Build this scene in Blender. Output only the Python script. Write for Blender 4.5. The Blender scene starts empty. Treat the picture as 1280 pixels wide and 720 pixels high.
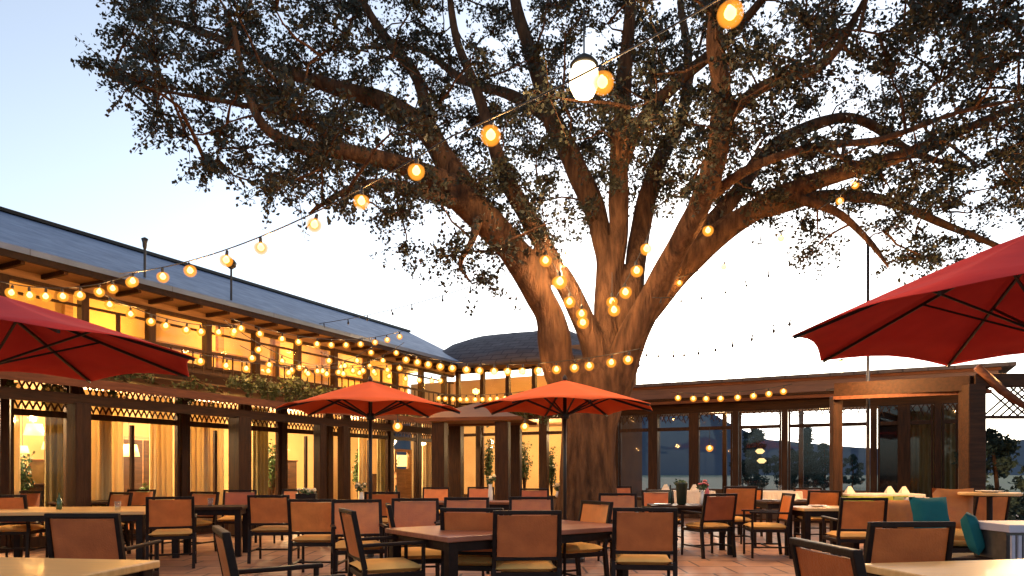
import bpy, math, random
import numpy as np
from mathutils import Vector, Matrix, noise
random.seed(7); rng = np.random.default_rng(7)
S = bpy.context.scene; COL = S.collection
R = math.radians
F = 880.0; HZ = 590.0; H = 1.25
def at(px, py, d): return Vector(((px-640)/F*d, d, H+(HZ-py)/F*d))
def gx(px, d, z=0.0): return Vector(((px-640)/F*d, d, z))

# ---------------------------------------------------------------- materials
def new_mat(name):
    m = bpy.data.materials.new(name); m.use_nodes = True
    nt = m.node_tree; return m, nt, nt.nodes['Principled BSDF'], nt.nodes['Material Output']
def mat(name, c1, c2=None, scale=8.0, rough=0.6, metal=0.0, bump=0.0, stretch=(1,1,1), detail=5, spec=0.5, coat=0.0, bscale=None):
    m, nt, b, o = new_mat(name)
    c2 = c2 or tuple(x*0.72 for x in c1)
    tc = nt.nodes.new('ShaderNodeTexCoord'); mp = nt.nodes.new('ShaderNodeMapping'); mp.inputs['Scale'].default_value = stretch
    nt.links.new(tc.outputs['Object'], mp.inputs[0])
    n = nt.nodes.new('ShaderNodeTexNoise'); n.inputs['Scale'].default_value = scale; n.inputs['Detail'].default_value = detail
    nt.links.new(mp.outputs[0], n.inputs['Vector'])
    r = nt.nodes.new('ShaderNodeValToRGB'); e = r.color_ramp.elements
    e[0].position = .3; e[1].position = .7; e[0].color = (*c2, 1); e[1].color = (*c1, 1)
    nt.links.new(n.outputs['Fac'], r.inputs[0]); nt.links.new(r.outputs[0], b.inputs['Base Color'])
    b.inputs['Roughness'].default_value = rough; b.inputs['Metallic'].default_value = metal
    b.inputs['Specular IOR Level'].default_value = spec; b.inputs['Coat Weight'].default_value = coat
    mr = nt.nodes.new('ShaderNodeMapRange'); mr.inputs['To Min'].default_value = max(0, rough-.1); mr.inputs['To Max'].default_value = min(1, rough+.12)
    nt.links.new(n.outputs['Fac'], mr.inputs[0]); nt.links.new(mr.outputs[0], b.inputs['Roughness'])
    if bump:
        n2 = nt.nodes.new('ShaderNodeTexNoise'); n2.inputs['Scale'].default_value = bscale or scale*3; n2.inputs['Detail'].default_value = 6
        nt.links.new(mp.outputs[0], n2.inputs['Vector'])
        bp = nt.nodes.new('ShaderNodeBump'); bp.inputs['Strength'].default_value = bump; bp.inputs['Distance'].default_value = .02
        nt.links.new(n2.outputs['Fac'], bp.inputs['Height']); nt.links.new(bp.outputs[0], b.inputs['Normal'])
    return m
def vary(m, amt=.26, hue=.004):
    nt = m.node_tree; b = nt.nodes['Principled BSDF']; src = b.inputs['Base Color'].links[0].from_socket
    oi = nt.nodes.new('ShaderNodeObjectInfo'); hs = nt.nodes.new('ShaderNodeHueSaturation')
    mr = nt.nodes.new('ShaderNodeMapRange'); mr.inputs['To Min'].default_value = 1-amt; mr.inputs['To Max'].default_value = 1+amt*.6
    m2 = nt.nodes.new('ShaderNodeMapRange'); m2.inputs['To Min'].default_value = .5-hue; m2.inputs['To Max'].default_value = .5+hue
    nt.links.new(oi.outputs['Random'], mr.inputs[0]); nt.links.new(oi.outputs['Random'], m2.inputs[0])
    nt.links.new(mr.outputs[0], hs.inputs['Value']); nt.links.new(m2.outputs[0], hs.inputs['Hue'])
    nt.links.new(src, hs.inputs['Color']); nt.links.new(hs.outputs[0], b.inputs['Base Color'])
def emit(name, col, st):
    m, nt, b, o = new_mat(name)
    b.inputs['Base Color'].default_value = (*col, 1); b.inputs['Emission Color'].default_value = (*col, 1); b.inputs['Emission Strength'].default_value = st
    return m
def glass(name, tint=(.95,.97,.97), refl=0.08):
    m, nt, b, o = new_mat(name); nt.nodes.remove(b)
    t = nt.nodes.new('ShaderNodeBsdfTransparent'); t.inputs[0].default_value = (*tint, 1)
    g = nt.nodes.new('ShaderNodeBsdfGlossy'); g.inputs['Roughness'].default_value = .03
    lw = nt.nodes.new('ShaderNodeLayerWeight'); lw.inputs[0].default_value = .5
    fr = nt.nodes.new('ShaderNodeMath'); fr.operation = 'POWER'; fr.inputs[1].default_value = 5; nt.links.new(lw.outputs['Facing'], fr.inputs[0])
    ad = nt.nodes.new('ShaderNodeMath'); ad.operation = 'ADD'; ad.inputs[1].default_value = refl
    mx = nt.nodes.new('ShaderNodeMixShader')
    nt.links.new(fr.outputs[0], ad.inputs[0]); nt.links.new(ad.outputs[0], mx.inputs[0]); nt.links.new(t.outputs[0], mx.inputs[1]); nt.links.new(g.outputs[0], mx.inputs[2])
    nt.links.new(mx.outputs[0], o.inputs[0]); return m
def cloth(name, c1, c2, trans=.35, scale=60, tcol=None):
    m = mat(name, c1, c2, scale=3, rough=.85, bump=.15, bscale=scale, spec=.2)
    nt = m.node_tree; b = nt.nodes['Principled BSDF']; o = nt.nodes['Material Output']
    t = nt.nodes.new('ShaderNodeBsdfTranslucent'); t.inputs[0].default_value = (*(tcol or c1), 1)
    mx = nt.nodes.new('ShaderNodeMixShader'); mx.inputs[0].default_value = trans
    nt.links.new(b.outputs[0], mx.inputs[1]); nt.links.new(t.outputs[0], mx.inputs[2]); nt.links.new(mx.outputs[0], o.inputs[0]); return m
def brickmat(name, c1, c2, mortar, w, h, msize=.01, rough=.6, offset=.5, bump=.4, coord='Object', swap=False):
    m, nt, b, o = new_mat(name)
    tc = nt.nodes.new('ShaderNodeTexCoord'); br = nt.nodes.new('ShaderNodeTexBrick')
    mp = nt.nodes.new('ShaderNodeMapping'); nt.links.new(tc.outputs[coord], mp.inputs[0])
    if swap: mp.inputs['Rotation'].default_value = (R(90), 0, 0)
    nt.links.new(mp.outputs[0], br.inputs['Vector'])
    br.inputs['Color1'].default_value = (*c1, 1); br.inputs['Color2'].default_value = (*c2, 1); br.inputs['Mortar'].default_value = (*mortar, 1)
    br.inputs['Scale'].default_value = 1; br.inputs['Brick Width'].default_value = w; br.inputs['Row Height'].default_value = h
    br.inputs['Mortar Size'].default_value = msize; br.inputs['Mortar Smooth'].default_value = .2; br.offset = offset
    n = nt.nodes.new('ShaderNodeTexNoise'); n.inputs['Scale'].default_value = 3; n.inputs['Detail'].default_value = 8
    nt.links.new(tc.outputs['Object'], n.inputs['Vector'])
    mx = nt.nodes.new('ShaderNodeMix'); mx.data_type = 'RGBA'; mx.blend_type = 'MULTIPLY'; mx.inputs[0].default_value = .6
    rr = nt.nodes.new('ShaderNodeMapRange'); rr.inputs['To Min'].default_value = .45; rr.inputs['To Max'].default_value = 1.35
    nt.links.new(n.outputs['Fac'], rr.inputs[0]); nt.links.new(br.outputs['Color'], mx.inputs[6]); nt.links.new(rr.outputs[0], mx.inputs[7])
    nt.links.new(mx.outputs[2], b.inputs['Base Color'])
    r2 = nt.nodes.new('ShaderNodeMapRange'); r2.inputs['To Min'].default_value = rough+.15; r2.inputs['To Max'].default_value = rough-.15
    nt.links.new(n.outputs['Fac'], r2.inputs[0]); nt.links.new(r2.outputs[0], b.inputs['Roughness'])
    bp = nt.nodes.new('ShaderNodeBump'); bp.inputs['Strength'].default_value = bump; bp.inputs['Distance'].default_value = .006; bp.invert = True
    nt.links.new(br.outputs['Fac'], bp.inputs['Height']); nt.links.new(bp.outputs[0], b.inputs['Normal'])
    return m
M = {}
M['frame'] = mat('dark_frame', (.024,.011,.007), (.009,.005,.004), 14, .5, bump=.1, spec=.15)
M['leather'] = mat('tan_leather', (.72,.20,.038), (.52,.13,.025), 7, .42, bump=.25, bscale=90)
M['leather_dark'] = mat('brown_leather', (.48,.115,.026), (.32,.07,.016), 7, .42, bump=.25, bscale=90)
M['cushion'] = cloth('ochre_cushion', (.85,.50,.16), (.68,.37,.11), .05, 140)
M['wood_dark'] = mat('dark_timber', (.062,.026,.011), (.026,.012,.006), 3, .55, bump=.35, spec=.15, stretch=(8,8,1), bscale=12)
M['wood_h'] = mat('dark_timber_beam', (.062,.026,.011), (.026,.012,.006), 3, .55, bump=.35, spec=.15, stretch=(1,8,8), bscale=12)
M['wood_red'] = mat('reddish_timber', (.20,.070,.030), (.10,.034,.016), 3, .6, bump=.35, spec=.2, stretch=(1,8,8), bscale=12)
M['wood_warm'] = mat('warm_soffit_timber', (.34,.18,.075), (.21,.10,.04), 2.5, .6, bump=.3, stretch=(1,9,9), bscale=10)
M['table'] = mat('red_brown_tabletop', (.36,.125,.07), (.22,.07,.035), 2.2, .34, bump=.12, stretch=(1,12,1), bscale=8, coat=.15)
M['table_pale'] = mat('honey_glare_tabletop', (.80,.50,.20), (.66,.38,.13), 2.2, .36, bump=.1, stretch=(1,12,1), bscale=8, coat=.15)  # honey colour made yellower and paler to hold the lamp glare
M['bark'] = mat('oak_bark', (.14,.07,.036), (.034,.018,.012), 3.2, .9, bump=1.0, stretch=(3,3,.6), bscale=7, detail=9, spec=.1)
M['bark'].node_tree.nodes['Bump'].inputs['Distance'].default_value = .07
M['plaster'] = mat('ochre_plaster', (.62,.42,.19), (.52,.33,.14), 1.5, .85, bump=.15)
M['plaster_dark'] = mat('brown_plaster', (.12,.065,.038), (.08,.042,.026), 1.5, .85, bump=.15)
M['ceil'] = mat('timber_ceiling', (.30,.17,.08), (.22,.115,.05), 2, .7, bump=.2, stretch=(1,9,1))
M['curtain'] = cloth('cream_curtain', (.80,.66,.42), (.7,.55,.32), .35, 100)
M['curtain_olive'] = cloth('olive_curtain', (.42,.34,.17), (.3,.24,.12), .3, 100)
M['white'] = mat('cream_linen', (.78,.66,.52), (.68,.55,.42), 9, .8, bump=.2)
M['ceramic'] = mat('white_ceramic', (.8,.76,.7), (.74,.7,.63), 6, .25)
M['teal'] = cloth('teal_cushion_cloth', (.015,.15,.16), (.01,.10,.115), .02, 120)
M['lime'] = cloth('olive_green_cushion_cloth', (.30,.32,.035), (.22,.24,.03), .02, 120)
M['sage'] = cloth('patterned_green_cloth', (.16,.24,.10), (.30,.30,.16), .02, 120)
M['orange'] = mat('orange_leather', (.55,.20,.04), (.43,.14,.03), 7, .45, bump=.2, bscale=80)
M['slat'] = mat('blue_lit_pale_paint', (.46,.47,.56), (.38,.39,.48), 5, .5)  # bluish light on the pale slats is mixed into their colour
M['metal'] = mat('grey_metal', (.16,.15,.15), (.10,.10,.10), 12, .4, metal=.8)
M['fascia'] = mat('weathered_fascia', (.17,.085,.06), (.10,.05,.04), 2, .6, bump=.25, stretch=(1,8,8), bscale=10)
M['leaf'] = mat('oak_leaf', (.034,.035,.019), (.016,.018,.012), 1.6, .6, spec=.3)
M['vine'] = mat('vine_leaf', (.10,.11,.03), (.04,.055,.015), 3, .6)
M['plant'] = mat('garden_leaf', (.07,.14,.035), (.03,.07,.02), 5, .5)
M['grass'] = mat('field_grass', (.03,.075,.022), (.022,.055,.018), .05, .9)
M['hill'] = mat('hazed_wooded_hill', (.085,.105,.13), (.066,.086,.108), .03, 1, spec=0, bump=.6, bscale=.12)  # distance haze is put into the foliage colour as blue grey
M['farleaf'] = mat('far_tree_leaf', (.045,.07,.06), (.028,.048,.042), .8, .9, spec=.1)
M['pink'] = mat('pink_petal', (.6,.14,.16), (.45,.08,.1), 8, .6)
M['flower'] = mat('cream_petal', (.8,.7,.45), (.7,.55,.3), 8, .6)
M['greenglass'] = mat('green_glass', (.04,.10,.03), (.02,.06,.02), 5, .1, spec=.8)
M['darkglass'] = mat('dark_green_planter', (.02,.035,.02), (.012,.02,.012), 5, .35)
M['glass'] = glass('window_glass', (.93,.95,.93), .03)
M['glass_r'] = glass('reflective_window_glass', (.80,.83,.88), .02)
M['tumbler'] = glass('table_glass', (.9,.92,.9), .12)
M['amber'] = None
M['red'] = cloth('red_parasol_cloth', (.62,.050,.046), (.52,.036,.036), .08, 5, (.4,.005,.01))
M['red_bulb_lit'] = cloth('bulb_lit_red_cloth', (.88,.16,.05), (.78,.13,.04), .16, 6, (.5,.02,.01))  # the red cloth again, with warm bulb light put into its colour
M['slate'] = brickmat('blue_grey_roof_sheet', (.13,.19,.32), (.11,.165,.28), (.07,.10,.17), 2.4, .42, .012, .5, .5, .5)
M['shingle'] = brickmat('brown_shingle', (.12,.10,.105), (.085,.07,.075), (.05,.04,.045), .5, .22, .02, .8, .5, .8)
M['tile'] = brickmat('terracotta_paving', (.44,.23,.135), (.37,.19,.11), (.10,.06,.045), .62, .62, .018, .62, .5, .5)
M['iron'] = mat('black_iron', (.02,.018,.016), (.012,.011,.01), 8, .45)
M['picture'] = mat('muted_artwork', (.42,.30,.13), (.25,.18,.07), 6, .7)
M['core'] = emit('glowing_bulb', (1, .62, .18), 4.0)
M['shade_lit'] = emit('lit_lamp_shade', (1, .66, .25), .5)
M['lantern_lit'] = emit('glowing_lantern', (1, .75, .42), 2)
for k_ in ('leather','leather_dark','cushion'): vary(M[k_])
def amber():  # emissive shell imitating the soft halo round a bulb, fading at its rim
    m, nt, b, o = new_mat('amber_halo_shell'); nt.nodes.remove(b)
    t = nt.nodes.new('ShaderNodeBsdfTransparent'); e = nt.nodes.new('ShaderNodeEmission'); e.inputs[0].default_value = (1,.33,.03,1); e.inputs[1].default_value = .42
    lw = nt.nodes.new('ShaderNodeLayerWeight'); lw.inputs[0].default_value = .5
    mr = nt.nodes.new('ShaderNodeMapRange'); mr.inputs['From Min'].default_value = 0; mr.inputs['From Max'].default_value = 1; mr.inputs['To Min'].default_value = .8; mr.inputs['To Max'].default_value = 0.0
    mx = nt.nodes.new('ShaderNodeMixShader')
    nt.links.new(lw.outputs['Facing'], mr.inputs[0]); nt.links.new(mr.outputs[0], mx.inputs[0]); nt.links.new(t.outputs[0], mx.inputs[1]); nt.links.new(e.outputs[0], mx.inputs[2]); nt.links.new(mx.outputs[0], o.inputs[0])
    return m
M['amber'] = amber()

# ---------------------------------------------------------------- mesh builder
class MB:
    def __init__(s): s.v = []; s.f = []; s.mi = []
    def add(s, vs, fs, mi=0):
        k = len(s.v); s.v += [tuple(v) for v in vs]; s.f += [tuple(i+k for i in f) for f in fs]; s.mi += [mi]*len(fs); return s
    def box(s, c, size, rz=0, rx=0, ry=0, mi=0):
        m = Matrix.Translation(c) @ Matrix.Rotation(rz,4,'Z') @ Matrix.Rotation(ry,4,'Y') @ Matrix.Rotation(rx,4,'X')
        a,b,d = size[0]/2, size[1]/2, size[2]/2
        vs = [m @ Vector((x*a,y*b,z*d)) for x in (-1,1) for y in (-1,1) for z in (-1,1)]
        return s.add(vs, [(0,1,3,2),(4,6,7,5),(0,4,5,1),(2,3,7,6),(0,2,6,4),(1,5,7,3)], mi)
    def bar(s, p, q, w, h, mi=0):
        p = Vector(p); q = Vector(q); d = q-p; L = d.length; d.normalize()
        up = Vector((0,0,1)) if abs(d.z) < .95 else Vector((0,1,0))
        x = d.cross(up).normalized(); u = x.cross(d)
        vs = [p+x*(i*w/2)+u*(j*h/2)+d*(k*L) for k in (0,1) for i,j in ((-1,-1),(1,-1),(1,1),(-1,1))]
        return s.add(vs, [(3,2,1,0),(4,5,6,7),(0,1,5,4),(1,2,6,5),(2,3,7,6),(3,0,4,7)], mi)
    def tube(s, pts, rad, n=8, cap=True, mi=0):
        pts = [Vector(p) for p in pts]
        if not hasattr(rad, '__len__'): rad = [rad]*len(pts)
        vs = []; fs = []; ref = None
        for i, p in enumerate(pts):
            t = (pts[min(i+1, len(pts)-1)] - pts[max(i-1, 0)]).normalized()
            if ref is None: ref = t.cross(Vector((0,0,1)) if abs(t.z) < .9 else Vector((1,0,0))).normalized()
            ref = (ref - t*ref.dot(t)).normalized(); o = t.cross(ref)
            for k in range(n):
                a = 2*math.pi*k/n; vs.append(p + (ref*math.cos(a)+o*math.sin(a))*rad[i])
        for i in range(len(pts)-1):
            for k in range(n):
                fs.append((i*n+k, i*n+(k+1)%n, (i+1)*n+(k+1)%n, (i+1)*n+k))
        if cap: fs.append(tuple(range(n))[::-1]); fs.append(tuple(range((len(pts)-1)*n, len(pts)*n)))
        return s.add(vs, fs, mi)
    def lathe(s, prof, c=(0,0,0), n=16, mi=0, sx=1, sy=1):
        vs = [(c[0]+r*math.cos(2*math.pi*k/n)*sx, c[1]+r*math.sin(2*math.pi*k/n)*sy, c[2]+z) for r,z in prof for k in range(n)]
        fs = [(i*n+k, i*n+(k+1)%n, (i+1)*n+(k+1)%n, (i+1)*n+k) for i in range(len(prof)-1) for k in range(n)]
        fs.append(tuple(range(n))[::-1]); fs.append(tuple(range((len(prof)-1)*n, len(prof)*n)))
        return s.add(vs, fs, mi)
    def pillow(s, c, size, rz=0, rx=0, ry=0, n=8, mi=0, p=.35):
        m = Matrix.Translation(c) @ Matrix.Rotation(rz,4,'Z') @ Matrix.Rotation(ry,4,'Y') @ Matrix.Rotation(rx,4,'X')
        vs = []; fs = []
        for sg in (1,-1):
            for i in range(n+1):
                for j in range(n+1):
                    x = -1+2*i/n; y = -1+2*j/n
                    e = max(0, (1-x**4)*(1-y**4))**p
                    vs.append(m @ Vector((x*size[0]/2*(.94+.06*abs(y)), y*size[1]/2*(.94+.06*abs(x)), sg*e*size[2]/2)))
        N = (n+1)*(n+1)
        for i in range(n):
            for j in range(n):
                a = i*(n+1)+j; fs.append((a, a+n+1, a+n+2, a+1)); fs.append((N+a, N+a+1, N+a+n+2, N+a+n+1))
        return s.add(vs, fs, mi)
    def build(s, name, mats, parent=None, smooth=False, bevel=0.0):
        me = bpy.data.meshes.new(name); me.from_pydata(s.v, [], s.f); me.validate()
        for m in (mats if isinstance(mats, (list, tuple)) else [mats]): me.materials.append(m)
        if len(me.polygons) == len(s.mi): me.polygons.foreach_set('material_index', s.mi)
        if smooth: me.polygons.foreach_set('use_smooth', [True]*len(me.polygons))
        me.update()
        o = bpy.data.objects.new(name, me); COL.objects.link(o)
        if parent: o.parent = parent
        if bevel:
            b = o.modifiers.new('bevel', 'BEVEL'); b.width = bevel; b.segments = 2; b.limit_method = 'ANGLE'
        return o
def tag(o, label=None, cat=None, group=None, kind=None):
    if label: o['label'] = label
    if cat: o['category'] = cat
    if group: o['group'] = group
    if kind: o['kind'] = kind
    return o
def empty(name, loc=(0,0,0), rz=0):
    o = bpy.data.objects.new(name, None); COL.objects.link(o); o.location = loc; o.rotation_euler = (0,0,rz); o.empty_display_size = .2; return o
def copy_tree(o, parent=None):
    c = o.copy(); COL.objects.link(c); c.parent = parent
    for ch in KIDS.get(o.name, []) if False else list(o.children): copy_tree(ch, c)
    return c
KIDS = {}
WM = 2.2
def light(loc, watts, rad=.15, col=(1,.53,.19), parent=None):
    l = bpy.data.lights.new('bulb_or_fill_light', 'POINT'); l.energy = watts*WM; l.shadow_soft_size = rad; l.color = col
    o = bpy.data.objects.new('bulb_or_fill_light', l); COL.objects.link(o); o.location = loc
    if parent: o.parent = parent
    return o
def leaves_mesh(name, pts, size, matl, parent=None, flat=.0, jitter=.0):
    """pts Nx3 array; one folded leaf blade each"""
    n = len(pts); pts = np.asarray(pts, float)
    a = rng.normal(size=(n,3)); a /= np.linalg.norm(a, axis=1)[:,None]
    b = rng.normal(size=(n,3)); b -= (b*a).sum(1)[:,None]*a; b /= np.linalg.norm(b, axis=1)[:,None]
    c = np.cross(a, b)
    L = size*(.7+.6*rng.random(n))[:,None]; W = L*(.28+.14*rng.random(n))[:,None]
    p0 = pts; p1 = pts + a*L*.45 + b*W + c*W*.25; p2 = pts + a*L; p3 = pts + a*L*.45 - b*W + c*W*.25
    v = np.stack([p0,p1,p2,p3], 1).reshape(-1,3)
    me = bpy.data.meshes.new(name); me.vertices.add(4*n); me.vertices.foreach_set('co', v.ravel().astype(np.float32))
    me.loops.add(4*n); me.loops.foreach_set('vertex_index', np.arange(4*n, dtype=np.int32))
    me.polygons.add(n); me.polygons.foreach_set('loop_start', np.arange(0,4*n,4, dtype=np.int32)); me.polygons.foreach_set('loop_total', np.full(n,4, dtype=np.int32))
    me.materials.append(matl); me.update(); me.validate()
    o = bpy.data.objects.new(name, me); COL.objects.link(o)
    if parent: o.parent = parent
    return o

# ---------------------------------------------------------------- camera, world
cam = bpy.data.cameras.new('camera'); co = bpy.data.objects.new('camera', cam); COL.objects.link(co); S.camera = co
co.location = (0,0,H); co.rotation_euler = (R(90),0,0); cam.sensor_width = 36; cam.lens = F/1280*36; cam.shift_y = (HZ-360)/1280; cam.clip_end = 5000
w = bpy.data.worlds.new('World'); S.world = w; w.use_nodes = True
nt = w.node_tree; bg = nt.nodes['Background']
sky = nt.nodes.new('ShaderNodeTexSky'); sky.sky_type = 'NISHITA'; sky.sun_disc = False
SUN_EL = 9; SUN_AZ = 14     # degrees to the right of +Y
sky.sun_elevation = R(SUN_EL); sky.sun_rotation = R(SUN_AZ); sky.air_density = 1.0; sky.dust_density = 1.2; sky.ozone_density = 3.0
hs = nt.nodes.new('ShaderNodeHueSaturation'); hs.inputs['Saturation'].default_value = .56; nt.links.new(sky.outputs[0], hs.inputs['Color']); nt.links.new(hs.outputs[0], bg.inputs[0]); bg.inputs[1].default_value = .092
sl = bpy.data.lights.new('sun', 'SUN'); sl.energy = .2; sl.angle = R(2); sl.color = (1,.72,.45)
so = bpy.data.objects.new('sun', sl); COL.objects.link(so)
d = Vector((math.sin(R(SUN_AZ))*math.cos(R(SUN_EL)), math.cos(R(SUN_AZ))*math.cos(R(SUN_EL)), math.sin(R(SUN_EL))))
so.rotation_euler = d.to_track_quat('Z','Y').to_euler(); so.location = (0,0,30)
S.view_settings.view_transform = 'Standard'; S.view_settings.look = 'None'; S.view_settings.exposure = 2.0
S.render.engine = 'CYCLES'; S.cycles.max_bounces = 6; S.cycles.transparent_max_bounces = 16
S.cycles.sample_clamp_indirect = 4

# ---------------------------------------------------------------- ground
MB().box((0,900,-.35),(5000,2400,.5)).build('ground', M['grass'])['kind'] = 'structure'
MB().box((0,9,-.05),(34,36,.1)).build('patio_paving', M['tile'])['kind'] = 'structure'
def hill(name, D, prof, depth, seed):
    m = MB(); n = 150; rows = 10; vs = []; fs = []
    for i in range(n+1):
        px = prof[0][0] + (prof[-1][0]-prof[0][0])*i/n
        for a,b in zip(prof, prof[1:]):
            if a[0] <= px <= b[0]: py = a[1]+(b[1]-a[1])*(px-a[0])/(b[0]-a[0]); break
        for j in range(rows+1):
            t = j/rows; dd = D + depth*(t-.0); hh = math.sin(math.pi*t*.5)**.8
            top = (HZ-py)/F*(D+depth)+H
            z = -.3 + hh*(top+.3) + (noise.noise(Vector((i*.35,j*.6,seed)))*.05+noise.noise(Vector((i*1.9,j*3,seed)))*.03)*top*hh
            vs.append(((px-640)/F*dd, dd, z))
    for i in range(n):
        for j in range(rows):
            a = i*(rows+1)+j; fs.append((a, a+rows+1, a+rows+2, a+1))
    m.add(vs, fs); o = m.build(name, M['hill'], smooth=True); o['kind'] = 'structure'; return o
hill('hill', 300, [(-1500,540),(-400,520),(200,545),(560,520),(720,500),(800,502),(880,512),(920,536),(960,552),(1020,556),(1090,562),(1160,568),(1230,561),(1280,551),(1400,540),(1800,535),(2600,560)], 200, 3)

# ---------------------------------------------------------------- chairs
def chair_proto(lm, high=False):
    t = empty('patio_chair')
    bt = .92 if not high else 1.0
    for sx in (-1,1):
        x = sx*.27
        MB().tube([(x,.25,0),(x,.25,.66)], .0175, 6).build('leg', M['frame'], t)
        MB().bar((x,-.29,0),(x,-.24,.46),.038,.042).build('leg', M['frame'], t)
        a = MB(); a.bar((x,-.26,.655),(x,.29,.665),.05,.028); a.build('armrest', M['frame'], t, bevel=.008)
    f = MB()
    for sx in (-1,1): f.bar((sx*.27,-.24,.46),(sx*.262,-.33,bt),.036,.042)
    f.bar((-.28,-.33,bt),(.28,-.33,bt),.042,.034); f.bar((-.27,-.26,.535),(.27,-.26,.535),.03,.03)
    f.build('back_frame', M['frame'], t, bevel=.006)
    b = MB(); n = 6; vs = []; fs = []
    for k in range(2):
        for i in range(n+1):
            for j in range(n+1):
                x = -.245+.49*i/n; z = .552+(bt-.024-.552)*j/n
                y = -.262 - (z-.55)*.19 - .022*math.sin(math.pi*i/n) + (.012 if k else -.006)
                vs.append((x,y,z))
    N = (n+1)**2
    for i in range(n):
        for j in range(n):
            a_ = i*(n+1)+j; fs.append((a_,a_+n+1,a_+n+2,a_+1)); fs.append((N+a_,N+a_+1,N+a_+n+2,N+a_+n+1))
    for i in range(n):
        fs.append((i,i+1,N+i+1,N+i)); q=n*(n+1); fs.append((q+i+1,q+i,N+q+i,N+q+i+1))
        a_=i*(n+1); fs.append((a_+n+1,a_,N+a_,N+a_+n+1)); a_+=n; fs.append((a_,a_+n+1,N+a_+n+1,N+a_))
    b.add(vs, fs); b.build('backrest', lm, t, smooth=False)
    s = MB()
    for y in (-.245,.245): s.bar((-.27,y,.40),(.27,y,.40),.03,.045)
    for x in (-.27,.27): s.bar((x,-.26,.40),(x,.25,.40),.03,.045)
    s.build('seat_frame', M['frame'], t, bevel=.005)
    MB().pillow((0,0,.452),(.52,.54,.085), n=8, p=.22).build('seat_cushion', M['cushion'], t, smooth=True)
    st = MB(); st.bar((-.27,-.275,.16),(-.27,.25,.16),.022,.022); st.bar((.27,-.275,.16),(.27,.25,.16),.022,.022); st.bar((-.27,0,.16),(.27,0,.16),.022,.022)
    st.build('stretcher', M['frame'], t)
    return t
bpy.context.view_layer.update()
PR = {'t': None, 'd': None, 'h': None}
def chair(px, d, rot, label, kind='t'):
    if PR[kind] is None:
        PR[kind] = chair_proto(M['leather'] if kind != 'd' else M['leather_dark'], kind == 'h'); o = PR[kind]
    else: o = copy_tree(PR[kind])
    o.location = gx(px, d)+Vector((-math.sin(R(rot))*.31, math.cos(R(rot))*.31, 0)); o.rotation_euler = (0,0,R(rot))
    tag(o, label, 'chair', 'brown leather patio chairs around the tables'); return o
CH = [
 (6, 9.7, 8, 'brown chair at the left edge of the photo beside the long honey coloured table','t'),
 (105,5.35, 0, 'large brown backrest rising behind the near left lit tabletop','d'),
 (176,12.6,170, 'small orange backed chair at the far side of the left honey coloured table','t'),
 (213,9.0, 22, 'brown chair with ochre cushion at the right end of the left honey coloured table','t'),
 (281,3.9,-62, 'narrow brown chair turned sideways, cut by the bottom edge left of centre','d'),
 (336,9.6, 4, 'brown chair beside the thick timber post, left of its twin','t'),
 (390,8.2, 0, 'brown chair with ochre seat seen squarely from behind, left of the centre table','t'),
 (437,5.9,-66, 'brown chair turned towards the centre table at its left end','t'),
 (446,8.0,196, 'brown chair half hidden behind the sideways chair left of the centre table','t'),
 (519,8.4,186, 'left of two brown chairs behind the far edge of the centre table','t'),
 (583,8.7,176, 'right of two adjoining brown chairs behind the far edge of the centre table','t'),
 (664,8.9,180, 'brown chair behind the centre table directly above the nearest chair','t'),
 (659,5.75, 3, 'brown leather chair with its back to the camera in front of the centre table','d'),
 (590,6.15,-8, 'mostly hidden chair showing an ochre seat under the centre table','t'),
 (744,7.6,118, 'chair with ochre seat tucked at the right end of the centre table','t'),
 (806,6.2,-6, 'brown leather chair at the right corner of the centre table, back to the camera','d'),
 (772,10.4,172, 'orange backed chair between the big tree and the dark dining tables','t'),
 (774,15.5,180, 'very small orange backed chair beyond the tree beside the grey windows','t'),
 (714,15.0,180, 'small orange chair standing right in front of the tree trunk','t'),
 (925,11.6,6, 'tall backed brown chair alone on the open paving right of centre','h'),
 (984,10.4,84, 'chair with ochre cushion seen side on, right of the tall backed chair','t'),
 (1079,8.6,-4, 'brown chair with a framed back in front of the green cushions','t'),
 (1137,4.45,4, 'dark brown chair with its back to the camera behind the near right table','d'),
 (1034,3.1,-86, 'low cropped brown chair at the bottom edge left of the near right table','d'),
 (545,14.5,180, 'small orange chair in the middle distance under the left orange parasol','t'),
 (601,14.8,178, 'small orange chair in the middle distance between the two orange parasols','t'),
 (668,13.5,170, 'dark backed chair in the middle distance left of the tree trunk','d'),
 (255,11.2,160, 'chair with ochre cushion between the thick timber post and the honey table','t'),
 (488,6.9,-78, 'chair with ochre seat pushed under the left end of the centre table','t'),
 (935,13.6,0, 'orange chair back behind the tall backed chair','t'),
 (1240,10.0,10, 'orange backed chair under the small round table at the right edge','t'),
 (150,10.9,150,'chair at the back left corner of the long honey coloured table','t'),
 (30,11.6,190,'dark backed chair between the honey coloured table and the left sideboard table','d'),
 (372,12.9,184,'small brown chair behind the box of flowers','t'),
 (478,11.2,6,'small brown chair facing the table with the green bottle','t'),
 (822,12.2,184,'orange backed chair on the far side of the dark table with the pink flowers','t'),
 (900,10.2,20,'dark chair pulled close to the right end of the pink flower table','d'),
 (1030,12.0,0,'brown chair between the pale topped table and the slim dark post','t'),
 (1010,14.0,180,'small chair behind the three white plates','d'),
 (300,12.4,190,'small brown chair just left of the thick timber post by the windows','d'),
]
for c in CH: chair(c[0],c[1],c[2],c[3],c[4])

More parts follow.
